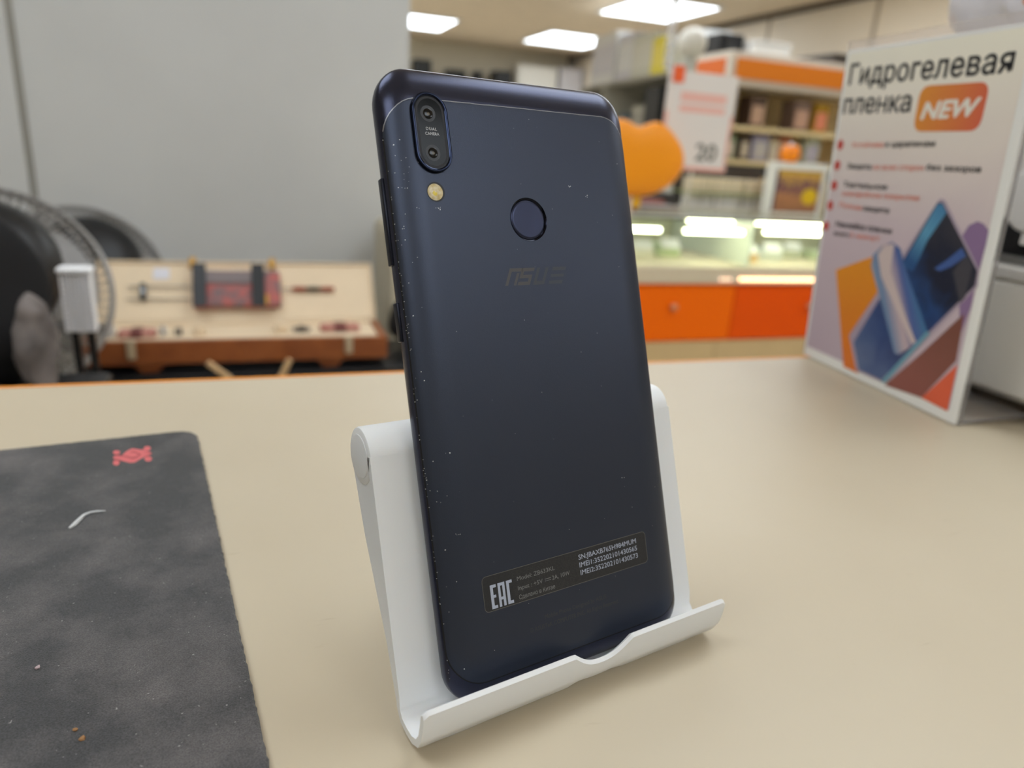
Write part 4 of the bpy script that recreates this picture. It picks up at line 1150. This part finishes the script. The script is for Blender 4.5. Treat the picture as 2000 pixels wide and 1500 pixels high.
# phones and price cards inside the showcase
random.seed(9)
cols = [(214, 226, 190), (236, 232, 214), (200, 214, 170), (232, 190, 130), (226, 232, 224), (206, 210, 186)]
k = 0
xx = 1.0
names = ['pale green', 'ivory', 'light green', 'amber', 'whitish', 'sage']
while xx < 2.6:
    for dv_ in (post, post + .75, post - .75 + .22):
        if xx - .02 < cx0 + dv_ + .006 and xx + .105 > cx0 + dv_: xx = cx0 + dv_ + .03
    c_ = k % 6
    t = thing('display_phone', f'{names[c_]} boxed phone inside the glass counter, {["first","second","third","fourth","fifth","sixth","seventh","eighth","ninth","tenth","eleventh","twelfth"][k % 12]} from the left', 'phone box', (xx, YD + .10 + .05 * (k % 3), zg0 + .0003), (0, 0, random.uniform(-.1, .1)), 'boxed phones inside the counter')
    Mb = mat('showbox_' + names[c_], cols[c_], .45)
    obj('box', nb((0, 0, 0), (.085, .16, .03), .002), Mb, t)
    obj('price_card', prism(bmesh.new(), [(-.012, .031), (.018, .062), (.020, .0615), (-.009, .031)], .07, 'YZ', .008), mat('price_card_white', (240, 240, 236), .6), t)
    xx += .135; k += 1

# things standing on the counter glass
def counter_z(): return zG + .0003
# white framed advert print
a, b, c, d = px_box(1497, 1612, 318, 420, YD + .3)
fz = counter_z()
t = thing('framed_advert', 'yellow and purple advert in a white frame on the counter', 'picture', (a, YD + .3, fz))
fw, fh = b - a, d - fz
for lo, hi in (((0, 0, 0), (.036, .02, fh)), ((fw - .016, 0, 0), (fw, .02, fh)), ((.0362, 0, fh - .026), (fw - .0162, .02, fh)), ((.0362, 0, 0), (fw - .0162, .02, .006))):
    obj('frame_bar', nb(lo, hi, .002), M_white, t)
obj('print_sheet', nb((.0362, .012, .0062), (fw - .0162, .018, fh - .0262)), gradient_mat('advert_print', [(0, (150, 100, 70)), (.35, (176, 120, 80)), (.55, (110, 70, 84)), (.75, (206, 160, 70)), (1, (190, 150, 60))], (0, 0, 0), (0, 0, fh), .5, noise=.5, nscale=30), t)
obj('print_shape', nb((.0364, .0112, .0124), (.056, .0119, fh - .0264)), mat('advert_dark', (64, 58, 84), .5), t)
bm = bmesh.new(); prism(bm, [(fw * .78 + .036 * math.cos(i * .3142), fh * .36 + .03 * math.sin(i * .3142)) for i in range(20)], .0008, 'XZ', .0105)
obj('print_shape', bm, mat('advert_yellow', (224, 184, 24), .5), t)
# orange ball on the frame
a, b, c, d = px_box(1530, 1562, 284, 326, YD + .3)
r_ = (b - a) / 2
bm = bmesh.new(); bmesh.ops.create_uvsphere(bm, u_segments=24, v_segments=16, radius=r_)
for v in bm.verts:
    dd = math.hypot(v.co.x, v.co.y) / r_
    v.co.z -= .25 * r_ * max(0, 1 - dd * 1.6) * (1 if v.co.z > 0 else -1)
zz = min(v.co.z for v in bm.verts)
t = thing('orange_ornament', 'small orange round ornament on the white advert frame', 'ornament', ((a + b) / 2, YD + .31, fz + fh + .0005))
obj('body', bm, mat('ornament_orange', (250, 140, 10), .25), t, loc=(0, 0, -zz), smooth=True)
for (ddx, ddz) in ((-.024, .004), (-.012, .028)):
    bm = bmesh.new(); bmesh.ops.create_uvsphere(bm, u_segments=12, v_segments=8, radius=.0085)
    obj('crystal_bead', bm, mat('bead_crystal', (240, 232, 232), .05, metal=.9), t, loc=(ddx, -.012, -zz + ddz), smooth=True)
# rack with two rows of white packs
a, b, c, d = px_box(1325, 1492, 345, 412, YD + .42)
t = thing('pack_rack', 'low wire rack of accessory packs behind the led strips', 'rack', (a, YD + .36, fz))
rw = b - a; rh = d - fz
obj('rack_back', nb((0, .10, 0), (rw, .108, rh + .03)), mat('rack_dark', (70, 62, 54), .6), t)
obj('rack_shelf', nb((0, 0, rh * .47), (rw, .0998, rh * .47 + .005)), mat('rack_green', (150, 158, 110), .5), t)
obj('rack_base', nb((0, 0, 0), (rw, .0998, .006)), M_offwhite, t)
for xx in (0, rw - .006): obj('rack_side', nb((xx, -.006, 0), (xx + .006, -.0002, rh + .02)), M_offwhite, t)
n = 14
proto = None
ordn = ['first', 'second', 'third', 'fourth', 'fifth', 'sixth', 'seventh', 'eighth', 'ninth', 'tenth', 'eleventh', 'twelfth', 'thirteenth', 'fourteenth']
for row, (z_, h_, colr, nm) in enumerate(((.0063, rh * .42, (218, 214, 208), 'white'), (rh * .47 + .0053, rh * .44, (222, 206, 178), 'cream'))):
    proto = None
    for k in range(n):
        x = .008 + k * (rw - .016) / n
        lab = f'{nm} accessory pack, {ordn[k]} from the left in the {"lower" if row == 0 else "upper"} rack row'
        if proto is None:
            proto = thing('accessory_pack', lab, 'pack', group='accessory packs in the rack')
            wd_ = (rw - .016) / n - .004
            obj('pack_body', nb((0, 0, 0), (wd_, .03, h_), .002), mat('pack_' + nm, colr, .4), proto)
            obj('pack_header', nb((.001, -.0006, h_ * .72), (wd_ - .001, -.0001, h_ * .95)), mat('pack_head_' + nm, (236, 232, 226) if row == 0 else (240, 222, 190), .4), proto)
            o = proto
        else:
            o = copy_tree(proto); o['label'] = lab
        o.location = (a + x, YD + .36 + .02 + random.uniform(0, .02), fz + z_)
# dark red and grey pile under the orange heart
for i, (x0_, x1_, y0_, y1_, Y_, M, nm, lb) in enumerate((
        (1226, 1300, 392, 412, YD + .2, mat('pile_red', (150, 74, 58), .6), 'leather_case', 'reddish leather phone case on the counter by the phone edge'),
        (1240, 1325, 378, 394, YD + .3, mat('pile_dark', (52, 48, 46), .6), 'phone_box', 'dark phone box on the counter under the orange heart'),
        (1262, 1330, 408, 428, YD + .12, mat('pile_grey', (150, 140, 138), .5), 'grey_case', 'grey rounded case lying on the counter glass edge'))):
    a, b, c, d = px_box(x0_, x1_, y0_, y1_, Y_)
    t = thing(nm, lb, 'case', (a, Y_, fz))
    obj('body', nb((0, 0, 0), (b - a, .08, max(.02, d - fz)), .006, 3), M, t, smooth=True)
    obj('flap', nb((.004, .004, max(.02, d - fz) + .0002), (b - a - .004, .076, max(.02, d - fz) + .003), .001), M, t)

# orange two-lobed heart sign on a stick
Yh = 1.88
hc = on_y(1240, 312, Yh)
hw = (on_y(1335, 312, Yh).x - on_y(1240, 312, Yh).x); hh = (on_y(1240, 237, Yh).z - hc.z)
t = thing('heart_sign', 'big glossy orange heart-shaped sign right of the phone', 'sign', (hc.x, Yh, hc.z))
out = []
N = 72
for k in range(N):
    a = 2 * math.pi * k / N
    x = math.cos(a) * hw; z = math.sin(a) * hh
    bump_ = math.exp(-((abs(x) - hw * .45) / (hw * .3)) ** 2) * hh * .12
    dip = math.exp(-(x / (hw * .2)) ** 2) * hh * .14
    if math.sin(a) > 0: z += bump_ - dip
    out.append((x, z))
bm = bmesh.new(); rings = []
for f, y in ((1, 0), (.985, -.008), (.94, -.014), (.85, -.019), (.6, -.024), (.3, -.026)):
    rings.append([bm.verts.new((x * f, y, z * f)) for x, z in out])
for f, y in ((.985, .008), (.94, .014), (.6, .02)):
    rings.insert(0, [bm.verts.new((x * f, y, z * f)) for x, z in out])
for ra, rb in zip(rings, rings[1:]):
    for k in range(N): bm.faces.new((ra[k], ra[(k + 1) % N], rb[(k + 1) % N], rb[k]))
bm.faces.new(rings[0]); bm.faces.new(rings[-1])
obj('heart_body', bm, mat('heart_orange', (252, 156, 18), .4), t, smooth=True, angle=60)
obj('stem', nb((.008, -.004, -hh - .03), (.032, .004, -hh + .004), .002), mat('stem_yellow', (226, 170, 20), .4), t)
obj('stick', nb((-.004, -.003, -hc.z + .001), (.004, .003, -hh - .0002)), M_offwhite, t)

# hanging price sign on a clear strip
Yt = 1.93
a, b, c, d = px_box(1284, 1424, 132, 330, Yt)
tl = on_y(1286, 132, Yt); tr = on_y(1426, 132, Yt); blp = on_y(1284, 330, Yt); brp = on_y(1404, 330, Yt)
t = thing('price_sign', 'hanging white price sign with red border lines, right of the orange heart', 'sign', (blp.x, Yt, blp.z), (0, 0, 0))
sw_ = (tr.x - tl.x); sh_ = tl.z - blp.z
obj('sign_board', nb((0, 0, 0), (sw_, .003, sh_), .0008), mat('sign_white', (228, 220, 212), .5), t)
M_pk = mat('sign_pink', (232, 168, 152), .5); M_rd = mat('sign_red', (240, 100, 44), .5)
for lo, hi in (((.002, -.0007, .002), (sw_ - .002, -.0002, .012)), ((.002, -.0007, .0122), (.010, -.0002, sh_ * .6)), ((sw_ - .010, -.0007, .0122), (sw_ - .002, -.0002, sh_ * .6))):
    obj('printed_border', nb(lo, hi), M_pk, t)
obj('red_corner', nb((.012, -.004, sh_ - .032), (.048, -.0003, sh_ + .012), .001), M_rd, t)
def sg(x, z): return Vector((x, -.0009, z))
for z0_, z1_ in ((.705, .80), (.60, .67)):
    obj('printed_line', nb((sw_ * .2, -.0007, sh_ * z0_), (sw_ * .86, -.0002, sh_ * z1_)), mat('sign_pale_pink', (236, 184, 170), .5), t)
fit_text('lettering', '20', mat('sign_grey', (120, 118, 108), .5), t, sw_ * .52, sh_ * .12, sw_ * .3, sh_ * .18, sg, bold=.03)
xs_ = on_y(1312, 60, Yt).x - blp.x
obj('hanging_strip', nb((xs_ - .014, .001, sh_ + .0005), (xs_ + .014, .002, ZC - blp.z - .001)), mat('clear_strip', (232, 228, 228), .1, alpha=.35), t)
for py in (10, 24, 88, 112):
    z = on_y(1312, py, Yt).z - blp.z
    bm = bmesh.new(); bmesh.ops.create_uvsphere(bm, u_segments=12, v_segments=8, radius=.009)
    obj('glass_bead', bm, mat('bead_glass', (240, 240, 236), .05, trans=.6), t, loc=(xs_ - .002, -.009, z), smooth=True)

# ================================================================== KIOSK WITH THE ORANGE HEADER
YK = 3.0
kx0 = on_y(1417, 200, YK).x; kx1 = kx0 + 1.5; kd = .36
def kz(py, px=1440): return on_y(px, py, YK).z
kiosk = thing('shelf_kiosk', 'tall cream shelf kiosk with an orange header board', 'shelf unit', (kx0, YK, 0))
KW = kx1 - kx0
zh1, zh0, zht = kz(112), kz(152), kz(98)
M_frame = mat('kiosk_white', (220, 208, 192), .45)
obj('header_box', nb((0, .004, zh0 - .03), (KW, kd, zht), .003), M_frame, kiosk)
obj('header_board', nb((.03, -.004, zh0), (KW - .5 - .03 + .0, .0038, zh1), .001), mat('kiosk_orange', (232, 128, 18), .4), kiosk)
obj('header_board', nb((KW - .5, -.004, zh0), (KW - .03, .0038, zh1), .001), mat('kiosk_orange', (232, 128, 18), .4), kiosk)
obj('side_header_board', nb((-.004, .04, zh0), (-.0002, kd - .03, zh1), .001), mat('kiosk_orange2', (220, 104, 20), .4), kiosk)
bm = tube(bmesh.new(), [(.0, .0, 0), (.0, .0, zh0 - .031)], .022, 16); obj('corner_post', bm, M_frame, kiosk, smooth=True)
obj('back_panel', nb((.01, kd - .02, .3), (KW, kd, zh0 - .0305)), M_cream_lam, kiosk)
obj('side_panel', nb((.0, .03, .3), (.012, kd - .021, zh0 - .0305)), M_frame, kiosk)
zs1 = kz(245); zs2 = kz(312)
for z in (zs1, zs2, zs2 - .28):
    obj('shelf', nb((.0125, .0, z - .02), (KW, kd - .0205, z), .001), M_cream_lam, kiosk)
obj('cabinet_base', nb((0, .01, 0), (KW, kd, .2999)), M_frame, kiosk)
obj('dark_drawer', nb((.02, -.004, zs2 - .075), (KW, .0, zs2 - .022)), mat('kiosk_dark', (60, 54, 48), .6), kiosk)
# goods on the kiosk
def goods(name, label, cat, px0, px1, py0, zbase, dep, M, M2, Y=YK + .06, topbev=.004):
    a = on_y(px0, py0, Y); b = on_y(px1, py0, Y)
    t = thing(name, label, cat, (a.x, Y, zbase + .0004)); h = a.z - zbase
    obj('body', nb((0, 0, 0), (b.x - a.x, dep, h), topbev), M, t)
    obj('front_label', nb(((b.x - a.x) * .12, -.0012, h * .12), ((b.x - a.x) * .88, -.0002, h * .7)), M2, t)
    return t
C = lambda n, c: mat('goods_' + n, c, .45)
goods('boxed_headset', 'dark brown box with a pale front on the upper kiosk shelf', 'box', 1470, 1502, 186, zs1, .1, C('brown', (92, 70, 56)), C('skin', (206, 170, 146)))
goods('boxed_headset', 'narrow dark green box behind the price sign on the kiosk', 'box', 1418, 1436, 195, zs1, .1, C('dgreen', (96, 92, 74)), C('tan', (176, 140, 110)))
goods('boxed_headset', 'brown and pink box near the middle of the upper kiosk shelf', 'box', 1556, 1588, 196, zs1, .1, C('mauve', (128, 104, 92)), C('pink', (214, 172, 150)))
goods('toy_box', 'yellow and coral box at the right of the upper kiosk shelf', 'box', 1596, 1624, 202, zs1, .1, C('mustard', (176, 134, 20)), C('coral', (240, 150, 120)))
goods('card_pack', 'pale green pack on the lower kiosk shelf beside the price sign', 'pack', 1416, 1440, 262, zs2, .06, C('pgreen', (150, 164, 132)), C('cream1', (222, 210, 190)))
goods('card_pack', 'dark brown pack on the lower kiosk shelf', 'pack', 1450, 1468, 262, zs2, .06, C('dbrown', (92, 80, 66)), C('cream2', (214, 200, 178)))
goods('card_pack', 'lilac blue pack on the lower kiosk shelf', 'pack', 1474, 1506, 260, zs2, .06, C('lilac', (166, 162, 190)), C('cream3', (206, 200, 196)))
goods('card_pack', 'rust red pack on the lower kiosk shelf above the orange ornament', 'pack', 1526, 1548, 264, zs2, .06, C('rust', (176, 104, 66)), C('cream4', (214, 180, 150)))
goods('card_pack', 'light grey green pack at the right of the lower kiosk shelf', 'pack', 1578, 1606, 268, zs2, .06, C('ggreen', (190, 196, 178)), C('lav', (196, 190, 206)))
goods('card_pack', 'cream pack between the brown and green packs on the lower kiosk shelf', 'pack', 1508, 1524, 272, zs2, .06, C('cr5', (216, 202, 172)), C('cr6', (228, 216, 196)))
# dome camera and black box on top of the kiosk
z0 = zht + .0004
a = on_y(1352, 84, YK - .25)
t = thing('white_globe_lamp', 'white round globe standing behind the hanging price sign', 'lamp', (a.x, YK - .25, 0))
bm = bmesh.new(); bmesh.ops.create_uvsphere(bm, u_segments=24, v_segments=16, radius=.058)
obj('globe', bm, mat('globe_white', (222, 218, 208), .35), t, loc=(0, 0, a.z), smooth=True)
bm = tube(bmesh.new(), [(0, 0, .03), (0, 0, a.z - .055)], .03, 16); obj('stem', bm, mat('globe_stem', (196, 196, 186), .4), t, smooth=True)
bm = lathe(bmesh.new(), [(.10, 0), (.10, .02), (.05, .035)], 24, 'Z'); obj('base', bm, M_white, t, smooth=True, angle=30)
a = on_y(1376, 72, YK + .45); b = on_y(1412, 96, YK + .45)
t = thing('black_speaker', 'black box on top of the kiosk corner', 'speaker', (kx0 + .005, YK + .12, z0))
obj('cabinet', nb((-.0, 0, 0), (.13, .2, .085), .006), M_black, t)
bm = lathe(bmesh.new(), [(.03, 0), (.034, -.004), (.02, -.002), (0, .001)], 20, 'Y', (.06, -.0005, .042)); obj('cone', bm, mat('cone_grey', (40, 40, 42), .5), t)
t = thing('paper_stack', 'white box on top of the kiosk beside the black box', 'box', (kx0 + .15, YK + .05, z0))
obj('carton', nb((0, 0, 0), (.2, .2, .05), .003), M_white, t); obj('carton_lid', nb((-.003, -.003, .0502), (.203, .203, .062), .002), M_white, t)
t = thing('dark_tray', 'long dark flat tray on the right of the kiosk top', 'tray', (kx0 + .6, YK + .04, z0))
obj('tray_body', nb((0, 0, 0), (.8, .3, .04), .006), mat('tray_dark', (70, 62, 56), .5), t); obj('tray_rim', nb((-.006, -.006, .0402), (.806, .306, .05), .003), mat('tray_dark', (70, 62, 56), .5), t)

# ================================================================== HIGH WALL SHELF WITH WHITE BOXES
zsh = CAM.z + .66
pA = on_z(1150, 174, zsh); pB = on_z(1300, 148, zsh)
dsh = (pB - pA); Ls = dsh.length; dsh.normalize(); asz = math.atan2(dsh.y, dsh.x)
sh = thing('tall_shelf_unit', 'grey tall shelf unit with white boxes on top, behind the phone corner', 'shelf unit', (pA.x, pA.y, 0), (0, 0, asz))
M_sh = mat('shelf_grey', (150, 146, 132), .5)
Ls2 = Ls + .25
obj('top_board', nb((-.3, 0, zsh), (Ls2, .5, zsh + .03), .002), M_sh, sh)
obj('back_board', nb((-.3, .48, 0.05), (Ls2, .5, zsh - .0005)), mat('shelf_back', (126, 124, 112), .6), sh)
for x in (-.3, .46, Ls2 - .03): obj('upright', nb((x, 0, 0), (x + .03, .4795, zsh - .0005)), mat('shelf_upright', (176, 172, 158), .5), sh)
zs_l = zsh - .53
obj('lower_shelf', nb((-.2695, .01, zs_l), (Ls2 - .031, .4795, zs_l + .025)), M_sh, sh)
sm = Matrix.Translation((pA.x, pA.y, 0)) @ Matrix.Rotation(asz, 4, 'Z')
def shelf_box(label, cat, x0, x1, y0, h, z, M, M2, name='carton'):
    t = thing(name, label, cat); h *= 1.45; t.matrix_world = sm @ Matrix.Translation((x0, y0, z + .0004))
    obj('body', nb((0, 0, 0), (x1 - x0, .3, h), .004), M, t)
    obj('front_print', nb((.02, -.0012, h * .2), (x1 - x0 - .02, -.0002, h * .8)), M2, t); return t
def shx(px):                       # pixel -> distance along the shelf front
    o_ = Vector((pA.x, pA.y, zsh)); nrm = Vector((-dsh.y, dsh.x, 0)); c = ray(px, 160); t_ = (o_ - CAM).dot(nrm) / c.dot(nrm)
    return (CAM + c * t_ - o_).dot(dsh)
W1 = C('boxwhite', (212, 212, 210)); W2 = C('boxlilac', (198, 196, 202)); W3 = C('boxivory', (196, 196, 180)); YL = C('boxyellow', (224, 208, 40)); YL2 = C('boxyellow2', (232, 214, 90))
shelf_box('tall white carton at the far end of the high shelf', 'carton', shx(1150), shx(1192), .02, .34, zsh + .03, W1, W2)
shelf_box('lilac white carton second on the high shelf', 'carton', shx(1194), shx(1222), .04, .30, zsh + .03, W2, W1)
shelf_box('ivory carton beside the yellow box on the high shelf', 'carton', shx(1224), shx(1262), .03, .26, zsh + .03, W3, C('boxiv2', (206, 204, 190)))
shelf_box('upright yellow box on the high shelf', 'box', shx(1265), shx(1288), .01, .21, zsh + .03, YL, YL2, 'yellow_box')
shelf_box('white carton behind the hanging sign on the high shelf', 'carton', shx(1291), shx(1345), .03, .2, zsh + .03, W1, W3)
shelf_box('dark teal box on the lower board of the tall shelf', 'box', shx(1206), shx(1222), .06, .16, zs_l + .025, C('teal', (60, 78, 88)), C('teal2', (80, 98, 108)), 'teal_box')
shelf_box('black box on the lower board of the tall shelf', 'box', shx(1256), shx(1284), .04, .3, zs_l + .025, C('blk', (26, 26, 26)), C('blk2', (36, 36, 38)), 'black_box')
shelf_box('pale grey box on the lower board of the tall shelf', 'box', shx(1226), shx(1250), .08, .2, zs_l + .025, C('pgrey', (168, 164, 150)), C('pgrey2', (150, 146, 134)), 'grey_box')

# ================================================================== FAR WALL SHELF WITH DARK BOXES
YS = 11.3
zf = on_y(980, 175, YS).z
t = thing('far_wall_shelf', 'long cream shelf on the far wall above the phone', 'shelf', (0.8, YS, 0))
obj('shelf_board', nb((0, 0, zf - .04), (4.2, .6, zf)), M_offwhite, t)
obj('shelf_back', nb((0, .6, .4), (4.2, .62, zf + .75)), mat('far_shelf_back', (214, 206, 186), .6), t)
for x in (0, 1.4, 2.8, 4.17): obj('bracket', nb((x, .02, 0), (x + .03, .5995, zf - .0405)), M_offwhite, t)
for k, (x0_, x1_, y_, lb, colr) in enumerate(((811, 843, 117, 'leftmost black box on the far shelf beside the partition', (30, 32, 32)), (876, 911, 137, 'wide black box second on the far shelf', (34, 36, 36)), (930, 944, 141, 'narrow black box third on the far shelf', (40, 40, 40)), (968, 1000, 140, 'black square box fourth on the far shelf', (16, 16, 16)),
        (1012, 1090, 128, 'large pale carton on the far shelf right of the black boxes', (214, 210, 200)), (1096, 1140, 134, 'lilac grey carton at the right of the far shelf', (196, 192, 194)))):
    a = on_y(x0_, y_, YS + .1); b = on_y(x1_, y_, YS + .1)
    bx_ = thing('stored_box', lb, 'box', (a.x, YS + .1, zf + .0005)); h = a.z - zf
    obj('body', nb((0, 0, 0), (b.x - a.x, .3, h), .006), mat('stored_%d' % k, colr, .5), bx_)
    obj('lid', nb((-.004, -.004, h + .0005), (b.x - a.x + .004, .304, h + .02), .003), mat('stored_%d' % k, colr, .5), bx_)
